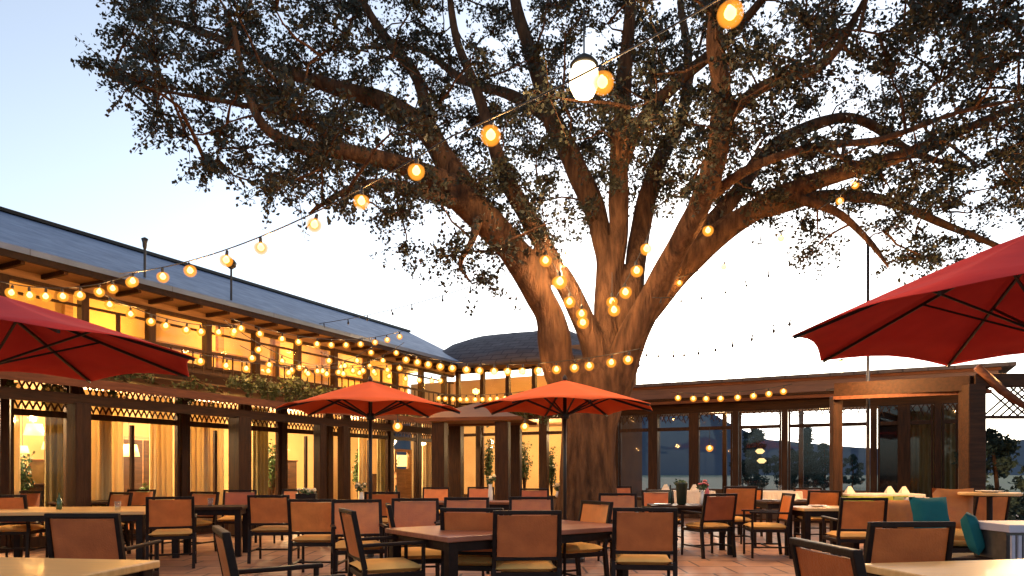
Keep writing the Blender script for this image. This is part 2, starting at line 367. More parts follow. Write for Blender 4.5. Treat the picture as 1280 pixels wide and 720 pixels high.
# ---------------------------------------------------------------- tables
def rect_table(loc, rz, lx, ly, label, top='table', h=.74, edge=True, name='dining_table', legs=True, group=None):
    t = empty(name, loc, rz); tag(t, label, 'table', group)
    MB().box((0,0,h-.022),(lx,ly,.044)).build('tabletop', M[top], t, bevel=.008)
    a = MB(); a.box((0,ly/2-.07,h-.085),(lx-.14,.03,.08)); a.box((0,-ly/2+.07,h-.085),(lx-.14,.03,.08)); a.box((lx/2-.07,0,h-.085),(.03,ly-.17,.08)); a.box((-lx/2+.07,0,h-.085),(.03,ly-.17,.08))
    a.build('apron', M['frame'], t)
    for sx in (-1,1):
        for sy in (-1,1): MB().box((sx*(lx/2-.07),sy*(ly/2-.07),(h-.045)/2),(.085,.085,h-.045)).build('leg', M['frame'], t, bevel=.006)
    return t
def round_table(loc, r, label, top='table', h=.74, name='round_table'):
    t = empty(name, loc); tag(t, label, 'table')
    MB().lathe([(r-.02,h-.04),(r,h-.03),(r,h-.006),(r-.008,h)], n=32).build('tabletop', M[top], t)
    MB().lathe([(.035,.05),(.035,h-.04)], n=12).build('column', M['frame'], t)
    MB().lathe([(.25,0),(.25,.02),(.06,.05),(.04,.07)], n=20).build('base', M['frame'], t)
    return t
a36 = R(36)
u_ = Vector((math.cos(a36), math.sin(a36),0)); v_ = Vector((-math.sin(a36), math.cos(a36),0)); nr = Vector((-.5,5.5,0))
rect_table(nr+u_*1.02+v_*.56, a36, 2.04, 1.12, 'red brown square cornered table in the middle of the photo')
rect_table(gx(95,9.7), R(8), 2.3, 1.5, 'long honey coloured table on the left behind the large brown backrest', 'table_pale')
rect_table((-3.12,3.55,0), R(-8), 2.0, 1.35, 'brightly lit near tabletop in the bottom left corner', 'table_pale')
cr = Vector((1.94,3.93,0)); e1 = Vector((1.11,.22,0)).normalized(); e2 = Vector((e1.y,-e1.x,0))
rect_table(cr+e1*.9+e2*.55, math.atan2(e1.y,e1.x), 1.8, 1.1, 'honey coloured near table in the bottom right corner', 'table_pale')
rect_table(gx(862,11.0), R(-6), 1.25, .8, 'dark table with plates and a vase right of the tree', 'wood_h')
rect_table(gx(984,12.6), R(4), 1.1, .8, 'dark table with white plates beyond the tall backed chair', 'wood_h')
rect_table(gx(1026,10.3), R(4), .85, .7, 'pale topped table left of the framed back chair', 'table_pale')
rect_table(gx(265,10.6), R(10), 1.0, .7, 'small dark table beside the thick timber post', 'wood_h')
round_table(gx(112,12.4), .62, 'round dark table beside the near left timber post', 'wood_h')
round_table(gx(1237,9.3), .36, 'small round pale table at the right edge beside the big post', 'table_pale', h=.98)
round_table(gx(730,14.2), .45, 'small round table beside the tree trunk', 'wood_h')
for i,(px,d,l) in enumerate([(430,12.2,'dark dining table carrying a box of flowers below the left orange parasol'),(520,12.2,'dark dining table with a green bottle below the left orange parasol'),(640,12.3,'dark dining table below the right orange parasol')]):
    rect_table(gx(px,d), R(2), 1.15, .8, l, 'wood_red')
for px,d,l in [(850,14.6,'cream clothed table under the grey windows nearest the tree'),(955,14.3,'cream clothed table behind the tall backed chair'),(1098,12.6,'cream clothed table behind the green cushions'),(40,13.2,'pale cloth covered sideboard table inside the left window bay')]:
    t = rect_table(gx(px,d), R(-4), 1.25, .75, l, 'white', h=.86)
    m = MB(); n = 40; vs=[]; fs=[]
    for i in range(n):
        a = 2*math.pi*i/n; c_, s_ = math.cos(a), math.sin(a)
        k = 1/max(abs(c_)/.64, abs(s_)/.39); wv = .02*math.sin(a*11+px)
        for z,q in ((.868,0.0),(.862,.012),(.56,.02+wv)): vs.append((c_*(k+q), s_*(k+q), z))
    for i in range(n):
        j=(i+1)%n
        for q in range(2): fs.append((i*3+q,j*3+q,j*3+q+1,i*3+q+1))
    fs.append(tuple(i*3 for i in range(n))); m.add(vs,fs); o = m.build('tablecloth', M['white'], smooth=False)
    o.location = gx(px,d); o.rotation_euler = (0,0,R(-4)); tag(o, 'cloth draped over the '+l.replace('cream clothed ','').replace('pale cloth covered ',''), 'tablecloth')

# ---------------------------------------------------------------- parasols
def parasol(c, rad, rz, za, rot, matl, label, n=8, hubz=None):
    t = empty('parasol', (c[0],c[1],0)); tag(t, label, 'umbrella', 'red parasols over the terrace')
    m = MB(); K = 6; J = 5; vs=[]; fs=[]
    def P(k, i, j):     # sector k, i along rim 0..K, j from apex 0..J
        a0 = R(rot)+2*math.pi*k/n; a1 = a0+2*math.pi/n; s = i/K; tt = j/J
        p0 = Vector((math.cos(a0),math.sin(a0),0)); p1 = Vector((math.cos(a1),math.sin(a1),0))
        p = p0.lerp(p1, s)*rad*tt
        sag = math.sin(math.pi*s)
        z = za + (rz-za)*(tt**1.08) - .05*rad*sag*tt*(1-tt)*1.5 + .035*rad*sag*tt**3
        p = p*(1-.03*sag*tt**3); return (p.x,p.y,z)
    for k in range(n):
        b = len(vs)
        for j in range(J+1):
            for i in range(K+1): vs.append(P(k,i,j))
        for j in range(J):
            for i in range(K):
                a = b+j*(K+1)+i; fs.append((a,a+K+1,a+K+2,a+1))
    m.add(vs,fs); o = m.build('canopy', matl, t, smooth=True); o.modifiers.new('weld','WELD').merge_threshold=.001
    sd = o.modifiers.new('solid','SOLIDIFY'); sd.thickness=.006; sd.offset = -1
    hz = rz+.10*rad
    for k in range(n):
        a = R(rot)+2*math.pi*k/n; dr = Vector((math.cos(a),math.sin(a),0))
        rb = MB().bar(Vector((0,0,za-.05)), dr*rad*.985+Vector((0,0,rz-.015)), .022,.028).build('rib', M['iron'], t)
        mid = dr*rad*.5+Vector((0,0,za+(rz-za)*.5-.045))
        MB().bar(Vector((0,0,rz-.10)), mid, .018,.02).build('strut', M['iron'], rb)
    MB().tube([(0,0,.06),(0,0,za+.02)], .026, 12).build('pole', M['iron'], t, smooth=True)
    MB().lathe([(.05,rz-.14),(.06,rz-.12),(.06,rz-.06),(.045,rz-.04)], n=12).build('hub', M['iron'], t)
    MB().lathe([(.03,za),(.035,za+.03),(.02,za+.06),(.005,za+.08)], n=12).build('finial', M['iron'], t, smooth=True)
    MB().lathe([(.28,0),(.28,.05),(.24,.075),(.05,.085),(.04,.3)], n=24).build('base', M['iron'], t)
    return t
parasol((-4.98,6.7), 1.92, 2.36, 2.96, -40, M['red'], 'large dark red parasol cut by the left edge of the photo')
parasol((4.95,6.4), 2.3, 2.56, 3.52, 170-135, M['red'], 'largest red parasol rising at the right edge of the photo')
parasol((gx(463,9.7).x,9.7), 1.26, 2.10, 2.50, 12, M['red_bulb_lit'], 'left of the two small red parasols tinted orange for bulb light in the middle distance')
parasol((gx(706,9.9).x,9.9), 1.30, 2.14, 2.54, 10, M['red_bulb_lit'], 'red parasol tinted orange for bulb light standing in front of the tree trunk')

# ---------------------------------------------------------------- L-shaped restaurant
LO = (-7.36,12.0,0); LA = math.atan2(.886,.463)
def L2W(p): c,s = math.cos(LA), math.sin(LA); return Vector((LO[0]+c*p[0]-s*p[1], LO[1]+s*p[0]+c*p[1], p[2]))
bl = empty('restaurant_building', LO, LA); tag(bl, 'two storey timber restaurant wing with lit windows and blue grey roof on the left', 'building')
S0, S1 = -9.0, 11.9
# floors, ceilings, walls
MB().box(((S0+S1)/2,2.6,.02),(S1-S0,5.2,.06)).build('room_floor', M['wood_red'], bl)
MB().box(((S0+S1)/2+1.5,5.05,2.45),(S1-S0+3,.16,4.9)).build('back_wall', M['plaster'], bl)
MB().box((S0,2.6,2.45),(.2,4.9,4.9)).build('end_wall', M['plaster_dark'], bl)
MB().box(((S0+S1)/2,2.46,2.95),(S1-S0-.2,4.9,.2)).build('upper_floor', M['ceil'], bl)
MB().box(((S0+S1)/2,.06,3.2),(S1-S0-.2,.16,.3)).build('floor_band', M['wood_h'], bl)
# upper storey windows
for i in range(17):
    x0 = S0+.3+i*1.25; x1 = x0+1.25
    if x1 > S1: x1 = S1
    wf = MB()
    wf.box((x0,0.0,3.83),(.13,.14,.98)); wf.box(((x0+x1)/2,0.0,3.36),(x1-x0-.13,.12,.06)); wf.box(((x0+x1)/2,0.0,4.29),(x1-x0-.13,.12,.06)); wf.box(((x0+x1)/2,0.0,4.08),(x1-x0-.13,.06,.035))
    if i % 3 == 1: wf.box(((x0+x1)/2,0,3.72),(.05,.06,.7))
    w_ = wf.build('window', M['wood_dark'], bl)
    MB().box(((x0+x1)/2,.02,3.83),(x1-x0-.13,.012,.88)).build('pane', M['glass'], w_)
MB().box(((S0+S1)/2,1.75,3.9),(S1-S0-.3,.08,1.6)).build('upper_inner_wall', M['plaster'], bl)
MB().box(((S0+S1)/2,.05,4.38),(S1-S0,.12,.14)).build('window_header', M['wood_warm'], bl)
rl = MB(); rl.bar((S0,-.28,3.62),(S1,-.28,3.62),.05,.05); rl.bar((S0,-.28,3.2),(S1,-.28,3.2),.05,.06)
for k in range(88): rl.bar((S0+.1+k*.237,-.28,3.2),(S0+.1+k*.237,-.28,3.62),.022,.022)
rl.build('balcony_railing', M['wood_dark'], bl)
pl_ = MB()
for k in range(12): pl_.box((S0+1.0+k*1.75,1.66,3.9),(.16,.1,1.55))
pl_.box(((S0+S1)/2,1.66,4.02),(S1-S0-.4,.13,.09)); pl_.box(((S0+S1)/2,1.62,3.45),(S1-S0-.4,.2,.35)); pl_.build('upper_panelling', M['wood_warm'], bl)
# soffit rafters + roof
sf = MB(); sf.box(((S0+S1)/2,-.02,4.48),(S1-S0+.4,1.3,.05)); sf.build('soffit', M['wood_warm'], bl)
rf = MB()
for i in range(34): rf.bar((S0+.2+i*.63,-.64,4.415),(S0+.2+i*.63,.0,4.415),.06,.07)
rf.build('rafter_tails', M['wood_dark'], bl)
MB().box(((S0+S1)/2-.2,-.7,4.50),(S1-S0+1.0,.05,.17)).build('fascia', M['frame'], bl)
def roofpt(s, o, lift=0): return (s, o, 4.60+(o+.76)*(6.30-4.60)/(3.0+.76)+lift)
rm = MB(); e0, e1r = S0-.5, S1+1.2
vs = [roofpt(e0,-.76),roofpt(e1r-1.0,-.76),roofpt(e1r+.5,3.0),roofpt(e0,3.0)]
vs2 = [(a,b,c-.09) for a,b,c in vs]
rm.add(vs+vs2,[(0,1,2,3),(7,6,5,4),(0,4,5,1),(1,5,6,2),(2,6,7,3),(3,7,4,0)])
rfo = rm.build('roof', M['slate'], bl)
bk = MB(); bk.add([(e0,3.0,6.30),(e1r+.5,3.0,6.30),(e1r+.5,7,4.9),(e0,7,4.9)],[(0,1,2,3)]); bk.build('rear_roof', M['slate'], bl)
MB().bar((e0,3.0,6.33),(e1r+.5,3.0,6.33),.16,.07).build('ridge_cap', M['iron'], rfo)
g = MB(); g.add([(S0,-.02,4.7),(S0,5.0,4.7),(S0,5.0,5.5),(S0,3,6.1),(S0,-.02,5.1)],[(0,1,2,3,4)]); g.build('gable', M['plaster_dark'], bl)
# ground floor glazing
def wpx(px, off=0):     # local s where the facade line at offset `off` meets the pixel column
    k=(px-640)/F; x0=LO[0]-math.sin(LA)*off; y0=LO[1]+math.cos(LA)*off; c,s=math.cos(LA),math.sin(LA)
    return (k*y0-x0)/(c-k*s)
posts = [-8.6,-7.1,-5.6,-4.1,-2.6,-1.2, wpx(92), wpx(228), wpx(306), wpx(352), wpx(410), wpx(432), wpx(487), wpx(522), S1-.1]
for i,x in enumerate(posts):
    MB().box((x,0,1.42),(.13,.16,2.84)).build('post', M['wood_dark'], bl, bevel=.01)
for a,b in zip(posts, posts[1:]):
    f = MB(); xm=(a+b)/2; L=b-a-.2
    if L < .15: continue
    f.box((xm,0,2.2),(L,.1,.1)); f.box((xm,0,2.78),(L,.1,.12)); f.box((xm,0,.12),(L,.1,.16)); f.box((xm-L/2+.02,0,1.45),(.045,.09,2.7)); f.box((xm+L/2-.02,0,1.45),(.045,.09,2.7))
    if L > 1.2: f.box((xm,0,1.15),(.06,.06,1.9))
    wi = f.build('window', M['wood_dark'], bl)
    MB().box((xm,.01,1.2),(L,.012,1.98)).build('pane', M['glass'], wi)
    la = MB(); nn = int(L/.11)
    for k in range(nn+1):
        x = a+.1+k*L/nn
        for sg in (-1,1):
            x2 = min(max(x+sg*.24, a+.1), b-.1); zz = abs(x2-x)/.24*.48
            if zz>.05: la.bar((x,-.02+sg*.012,2.26),(x2,-.02+sg*.012,2.26+zz),.014,.026)
    la.build('lattice_transom', M['wood_dark'], wi)
# canopy in front
cn = MB()
def cpt(s,o,z): return (s,o,z)
cz0, cz1 = 2.62, 3.02
cn.add([cpt(S0,-1.45,cz0),cpt(S1-2,-1.45,cz0),cpt(S1-2,.0,cz1),cpt(S0,.0,cz1),cpt(S0,-1.45,cz0-.04),cpt(S1-2,-1.45,cz0-.04),cpt(S1-2,.0,cz1-.04),cpt(S0,.0,cz1-.04)],[(0,1,2,3),(7,6,5,4),(0,4,5,1),(1,5,6,2),(2,6,7,3),(3,7,4,0)])
cno = cn.build('canopy_roof', M['wood_h'], bl)
MB().bar((S0,-1.47,cz0-.03),(S1-2,-1.47,cz0-.03),.05,.13).build('canopy_edge', M['wood_red'], cno)
MB().bar((S0,-1.2,2.36),(S1-2,-1.2,2.36),.12,.16).build('canopy_beam', M['wood_h'], cno)
la = MB()
for k in range(110):
    x=S0+k*.18
    la.bar((x,-1.24,2.2),(x+.16,-1.24,2.29),.012,.02)
cr_ = MB()
for k in range(40): cr_.bar((S0+.2+k*.48,-1.45,cz0-.07),(S0+.2+k*.48,-.1,cz1-.09),.05,.07)
cr_.build('canopy_rafters', M['wood_dark'], cno)
for px,wd in ((-60,.22),(99,.24),(300,.30),(400,.20),(429,.18),(560,.26)):
    s=wpx(px,-1.2)
    MB().box((s,-1.2,1.16),(wd,wd,2.28)).build('canopy_post', M['wood_dark'], cno, bevel=.012)
# roof vents
for px,py0,h in ((181,327,.62),(289,358,.75)):
    k = -.55; s=wpx(px,k); z=roofpt(s,k)[2]
    t = empty('roof_vent_pipe', L2W((s,k,z-.05))); tag(t, 'thin roof vent pipe without a cap' if px<200 else 'thin roof vent pipe with a round ball cap', 'vent pipe')
    MB().tube([(0,0,0),(0,0,h)], .022, 8).build('pipe', M['iron'], t)
    MB().lathe([(.02,h-.08),(.09 if px>200 else .035,h-.03),(.11 if px>200 else .04,h+.04),(.06,h+.11),(.01,h+.14)], n=12).build('cap', M['iron'], t, smooth=True)
# upper walkway lighting inside
WM = 1.1
for s in [-4,-1,1.5,4,6.5,9,11]:
    light(L2W((s,.95,4.2)), 30, .12, (1,.46,.10), None)
for s in [-4.5,-1.5,1.2,3.9,6.6,9.4]:
    light(L2W((s,1.7,2.4)), 175, .2, (1,.66,.33), None)

WM = 2.2
# right wing
RO = Vector((3.07,20.0,0)); RA = math.atan2(-.463,.886)
def R2W(p): c,s = math.cos(RA), math.sin(RA); return Vector((RO[0]+c*p[0]-s*p[1], RO[1]+s*p[0]+c*p[1], p[2]))
def rpx(px, off=0):
    k=(px-640)/F; c,s=math.cos(RA),math.sin(RA); x0=RO[0]-s*off; y0=RO[1]+c*off
    return (k*y0-x0)/(c-k*s)
br = empty('restaurant_wing', RO, RA); tag(br, 'low flat roofed timber wing with tall grey windows right of the tree', 'building')
Q0, Q1 = -5.5, 8.62
MB().box(((Q0+Q1)/2,2.2,.02),(Q1-Q0,4.4,.06)).build('room_floor', M['wood_red'], br)
MB().box(((-.6+Q1)/2,2.0,3.20),(Q1+.6,4.6,.16)).build('ceiling', M['ceil'], br)
MB().box(((-.6+Q1)/2+.2,1.7,3.56),(Q1+1.2,5.2,.08)).build('roof', M['shingle'], br)
MB().box(((-.6+Q1)/2,-.72,3.34),(Q1+1.0,.06,.30)).build('fascia', M['fascia'], br)
MB().box(((-.6+Q1)/2,-.77,3.50),(Q1+1.1,.05,.09)).build('roof_trim', M['wood_red'], br)
MB().box(((-.6+Q1)/2,-.36,3.17),(Q1+.8,.66,.06)).build('soffit', M['wood_dark'], br)
MB().box(((-.6+Q1)/2,-.6,3.09),(Q1+.6,.09,.08)).build('gutter', M['wood_red'], br)
MB().box(((Q0+Q1)/2,0,3.02),(Q1-Q0,.14,.36)).build('head_beam', M['wood_h'], br)
rp = [Q0+.15, rpx(600), rpx(635), rpx(680), rpx(735), rpx(771), rpx(817), rpx(868), rpx(920), rpx(981), rpx(1045), rpx(1092), rpx(1130), rpx(1172), rpx(1203)]
for i,x in enumerate(rp):
    MB().box((x,0,1.42),(.26 if i in (3,6,7,10,12) else .14,.2,2.84)).build('post', M['wood_dark'], br, bevel=.01)
for i,(a,b) in enumerate(zip(rp, rp[1:])):
    xm=(a+b)/2; L=b-a-.18
    if L<.2: continue
    f=MB(); f.box((xm,0,2.42),(L,.1,.09)); f.box((xm,0,.5),(L,.1,.1)); f.box((xm-L/2+.02,0,1.62),(.045,.09,2.4)); f.box((xm+L/2-.02,0,1.62),(.045,.09,2.4))
    wi=f.build('window', M['wood_dark'], br)
    MB().box((xm,.01,1.46),(L,.012,1.84)).build('pane', M['glass_r'], wi)
    MB().box((xm,.01,2.65),(L,.012,.37)).build('transom_pane', M['glass_r'], wi)
    if 4<i:
        la=MB(); nn=max(3,int(L/.13))
        for k in range(nn):
            x=a+.1+(k+.5)*L/nn; z0=2.83; hl=.10+.16*abs(math.sin(k*2.3+i))
            la.bar((x-.05,-.03,z0),(x+.05,-.03,z0-hl),.012,.02); la.bar((x+.05,-.045,z0),(x-.05,-.045,z0-hl*.8),.012,.02)
        la.build('lattice_transom', M['wood_dark'], wi)
    MB().box((xm,0,.25),(L,.12,.42)).build('sill_wall', M['plaster_dark'], wi)
    # back wall glazing frames
for x in rp[5::2]:
    MB().box((x,4.2,1.6),(.13,.13,3.16)).build('rear_post', M['wood_dark'], br)
MB().box(((-.6+Q1)/2,4.2,.35),(Q1+.4,.1,.7)).build('rear_sill', M['plaster_dark'], br)
MB().box(((rpx(1092)+rpx(1130))/2,.1,1.6),(rpx(1130)-rpx(1092)-.2,.06,2.9)).build('door', M['frame'], br)
MB().box((-5.6,4.3,2.4),(9.4,.14,4.8)).build('inner_back_wall', M['plaster'], br)
MB().box((-.75,2.2,1.6),(.14,4.2,3.2)).build('partition_wall', M['plaster_dark'], br)
# two storey corner with brown hipped roof
MB().box(((Q0-1)/2,.0,3.2),(-Q0-1,.16,.3)).build('floor_band', M['wood_h'], br)
MB().box(((Q0-1)/2,2.1,2.98),(-Q0-1.1,4.2,.16)).build('upper_floor', M['ceil'], br)
for i in range(5):
    x0=Q0+.1+i*.9; 
    f=MB(); f.box((x0,0,3.9),(.12,.14,1.1)); f.box((x0+.45,0,3.4),(.78,.1,.06)); f.box((x0+.45,0,4.4),(.78,.1,.06))
    wi=f.build('upper_window', M['wood_dark'], br); MB().box((x0+.45,.02,3.9),(.78,.012,.94)).build('pane', M['glass'], wi)
MB().box(((Q0-1)/2,.03,4.70),(-Q0-1,.12,.54)).build('window_header', M['wood_warm'], br)
MB().box((-1.0,2.1,4.0),(.12,4.2,1.8)).build('upper_end_wall', M['plaster_dark'], br)
h=MB(); n=14; vs=[]; fs=[]
for i in range(n+1):
    for j in range(7):
        s=Q0-1.6+(6.9)*i/n; t=j/6
        o_=-1.0+t*3.6; env=min(1,(i/n)*5+.2,(1-i/n)*2.6+.1)
        z=4.50+ (1.5*math.sin(t*math.pi/2)**.9)*env + .05*noise.noise(Vector((i*.6,j*.7,2)))
        vs.append((s,o_,z))
for i in range(n):
    for j in range(6):
        a=i*7+j; fs.append((a,a+7,a+8,a+1))
h.add(vs,fs); hr=h.build('hipped_roof', M['shingle'], br, smooth=True); sd=hr.modifiers.new('s','SOLIDIFY'); sd.thickness=.12
for q in (-5,-3.5,-2): light(R2W((q,1.4,4.2)), 20, .12, (1,.46,.10))
for q in (-4.6,-3.2,-1.8): light(R2W((q,1.6,2.4)), 45, .2, (1,.62,.26))
for q in (2.2,5.2): light(R2W((q,2.6,2.6)), 14, .2, (1,.6,.26))
# porch canopy on the far corner
pc=MB(); c0=R2W((-4.3,-1.5,0)); 

# ---------------------------------------------------------------- curtains (part of the wings' furnishing)
def curtain(p, width, h, rz, matl, label, waves=6):
    m=MB(); n=waves*8; vs=[]; fs=[]
    for i in range(n+1):
        x=-width/2+width*i/n; y=.045*math.sin(i/8*2*math.pi)+.02*math.sin(i*.9)
        for j in range(6):
            z=h*j/5; vs.append((x*(1-.08*math.sin(math.pi*(1-j/5))*.6), y*(1.2-.5*j/5), z))
    for i in range(n):
        for j in range(5): a=i*6+j; fs.append((a,a+6,a+7,a+1))
    m.add(vs,fs); o=m.build('curtain', matl, smooth=True); o.location=p; o.rotation_euler=(0,0,rz); sd=o.modifiers.new('s','SOLIDIFY'); sd.thickness=.006
    return tag(o, label, 'curtain', 'long curtains inside the windows')
for px,wd,l in [(122,.5,'cream curtain just right of the near left timber post'),(140,.45,'cream curtain next to the first window post from the left'),(202,.5,'bright cream curtain in the middle of the left window bay'),(246,.55,'cream curtain right of the thin post in the left window bay'),(268,.5,'cream curtain left of the thick timber post'),(416,.4,'narrow cream curtain between the twin posts below the left orange parasol'),(455,.4,'pale curtain left of the small lit square lamp'),(540,1.0,'wide ochre curtain right of the left orange parasol pole'),(5,.5,'cream curtain at the left edge of the photo')]:
    s=wpx(px,.5); curtain(L2W((s,.5,.08)), wd, 2.65, LA, M['curtain'] , l, max(3,int(wd*9)))
for px,wd,l in [(72,.4,'olive curtain left of the near left timber post'),(326,.45,'olive curtain right of the thick timber post'),(478,.4,'olive curtain right of the left orange parasol pole'),]:
    s=wpx(px,.5); curtain(L2W((s,.5,.08)), wd, 2.65, LA, M['curtain_olive'], l, 4)
for px,wd,l in [(1152,.55,'left olive curtain in the window left of the big right hand post'),(1186,.55,'right olive curtain in the window left of the big right hand post')]:
    s=rpx(px,.4); curtain(R2W((s,.4,.08)), wd, 2.75, RA, M['curtain_olive'], l, 5)
# pictures / lit panels inside left bay
def lamp(p, label, w=.3, h=.22, stand=True):
    t=empty('table_lamp', p); tag(t,label,'lamp','lit lamps inside the dining room')
    MB().lathe([(w*.5,0),(w*.36,h)], n=16).build('lamp_shade', M['shade_lit'], t, smooth=True)
    if stand: MB().tube([(0,0,-p[2]),(0,0,0)], .014, 8).build('stand', M['iron'], t)
    else: MB().tube([(0,0,h),(0,0,2.8-p[2])], .006, 6).build('cord', M['iron'], t)
for px,off,z,w_,l in [(43,2.2,1.95,.36,'topmost lit lamp shade in the left window bay'),(61,2.6,1.7,.26,'lit lamp shade right of the topmost one in the left window bay'),(28,2.8,1.62,.24,'smallest lit lamp shade at the far left'),(161,2.0,1.58,.42,'wide lit lamp shade between the cream curtains')]:
    s=wpx(px,off); lamp(L2W((s,off,z)), l, w_, w_*.6, False)
t=empty('framed_picture', L2W((wpx(58,1.5),1.5,1.0)), LA); tag(t,'pale framed picture standing in the left window bay','picture')
f=MB(); [f.box(c,s_) for c,s_ in (((0,0,.0),(.62,.04,.04)),((0,0,.46),(.62,.04,.04)),((-.29,0,.23),(.04,.04,.42)),((.29,0,.23),(.04,.04,.42)))]; f.build('frame', M['wood_warm'], t); MB().box((0,.01,.23),(.54,.015,.42)).build('artwork', M['picture'], t)
st=MB(); st.box((0,0,.49),(.05,.05,.98)); st.box((0,0,.02),(.4,.3,.04)); st.build('stand', M['wood_dark'], t)
t=empty('wall_lantern', L2W((wpx(502,1.2),1.2,1.3)), LA); tag(t,'square lit lantern glowing behind glass below the left orange parasol','lantern')
MB().box((0,0,.3),(.42,.1,.36)).build('glowing_panel', M['shade_lit'], t); f=MB(); [f.box(c,s_) for c,s_ in (((0,0,.0),(.9,.14,.1)),((0,0,.62),(.9,.14,.08)),((-.4,0,.31),(.1,.14,.56)),((.4,0,.31),(.1,.14,.56)),((0,0,-.65),(.8,.2,1.2)))]; f.build('cabinet', M['wood_warm'], t)
# dark furniture masses inside the room
def cabinet(px,off,w_,h_,d_,label,matl='wood_dark'):
    t=empty('sideboard', L2W((wpx(px,off),off,.05)), LA); tag(t,label,'cabinet')
    MB().box((0,0,h_/2+.05),(w_,d_,h_-.1)).build('carcass', M[matl], t); MB().box((0,0,h_+.02),(w_+.06,d_+.06,.04)).build('top', M[matl], t, bevel=.01)
    n=max(2,int(w_/.5))
    for i in range(n): MB().box((-w_/2+(i+.5)*w_/n,-d_/2-.012,h_/2+.05),(w_/n-.04,.02,h_-.2)).build('door', M['wood_h'], t, bevel=.006)
cabinet(170,3.6,1.2,2.0,.5,'tall olive brown cabinet behind the wide lit lamp shade','wood_warm')
cabinet(350,3.2,.8,1.5,.5,'dark cabinet right of the olive curtain near the thick timber post')
cabinet(15,1.6,2.2,.95,.5,'long low dark sideboard at the left window bay')
cabinet(470,3.6,1.0,1.1,.5,'dark cabinet behind the pale curtain below the left orange parasol')

# ---------------------------------------------------------------- plants
def leafblob(c, r, n, size, sq=1.0):
    u=rng.normal(size=(n,3)); u/=np.linalg.norm(u,axis=1)[:,None]; rad=rng.random(n)**.45
    p=u*rad[:,None]*r; p[:,2]*=sq
    return p+np.array(c)
def vine(s0,s1,oy,z,label,W=L2W, thick=.22, dens=420, hang=.3):
    t=empty('climbing_vine', W((s0,oy,z))); tag(t,label,'vine')
    inv=Vector(W((s0,oy,z)))
    pts=[]; L=abs(s1-s0); n=int(L/.16)
    stem=[]
    for i in range(n+1):
        s=s0+(s1-s0)*i/n; zz=z+.08*math.sin(i*.9)+.06*random.uniform(-1,1); q=W((s,oy+random.uniform(-.1,.1),zz))-inv; stem.append(q)
        k=int(dens*.16*random.uniform(.2,1.6)); r=thick*random.uniform(.6,1.4)
        b=leafblob((q.x,q.y,q.z), r, k, .05, .7); pts.append(b)
        if random.random()<.35:
            for j in range(int(14*hang/.3)): pts.append(leafblob((q.x,q.y,q.z-.03*j), .05, 4, .05))
    MB().tube(stem, .016, 6).build('stem', M['bark'], t, smooth=True)
    leaves_mesh('foliage', np.concatenate(pts), .07, M['vine'], t)
vine(wpx(290,-1.3), wpx(420,-1.3), -1.3, 2.95, 'leafy vine on the canopy above the thick timber post', thick=.26)
vine(wpx(150,-1.0), wpx(285,-1.0), -.9, 2.85, 'sparse vine along the canopy left of the thick timber post', thick=.12, dens=180)
vine(wpx(430,-1.2), wpx(560,-1.2), -1.2, 2.95, 'leafy vine on the canopy behind the left orange parasol', thick=.26)
vine(wpx(-40,-1.0), wpx(95,-1.0), -1.0, 2.8, 'vine on the canopy beneath the large left parasol', thick=.14, dens=200)
vine(-4.8,-1.2,-.3,3.05,'leafy vine on the corner wall between the two orange red parasols',W=R2W,thick=.2,dens=250)
def bush(p, r, h, label, name='potted_plant', pot=True, n=500, matl='plant', size=.07, cat='plant'):
    t=empty(name, p); tag(t,label,cat)
    z0=0
    if pot: MB().lathe([(r*.45,0),(r*.6,.02),(r*.75,.32),(r*.8,.34),(r*.7,.345),(r*.65,.30)], n=18).build('pot', M['darkglass'], t, smooth=True); z0=.3
    st=MB(); pts=[]
    for k in range(14):
        a=random.uniform(0,6.28); tilt=random.uniform(0,r*.8); e=Vector((math.cos(a)*tilt, math.sin(a)*tilt, z0+(h-z0)*random.uniform(.6,1))); m_=Vector((e.x*.4,e.y*.4,z0+(e.z-z0)*.5))
        st.tube([(0,0,z0),m_,e],[.01,.008,.004],5)
        for q in range(n//14):
            tt=random.uniform(.3,1); pp=m_.lerp(e,(tt-.3)/.7); pts.append((pp.x+random.gauss(0,r*.16),pp.y+random.gauss(0,r*.16),pp.z+random.gauss(0,r*.16)))
    st.build('stems', M['bark'], t); leaves_mesh('foliage', np.array(pts), size, M[matl], t)
for px,off,r,h,l in [(25,1.0,.35,1.6,'tall leafy plant in the left window bay'),(180,1.0,.25,.95,'low plant under the wide lit lamp shade'),(235,1.1,.3,1.0,'low plant right of the thin post in the left window bay'),(340,.9,.4,2.0,'tall plant right of the thick timber post'),(447,.9,.3,1.9,'tall narrow plant left of the small lit square lantern'),(487,1.4,.3,1.8,'tall plant beside the small lit square lantern')]:
    bush(L2W((wpx(px,off),off,.05)), r, h, l, n=700)
for q,h,l in [(rpx(655,.6),2.2,'tall green plant behind the glass left of the tree trunk'),(rpx(610,.6),2.3,'tall yellow green plant in the corner between the orange red parasols'),(rpx(690,.6),2.0,'green plant behind the glass touching the tree trunk')]:
    bush(R2W((q,.6,.05)), .3, h, l, n=800)

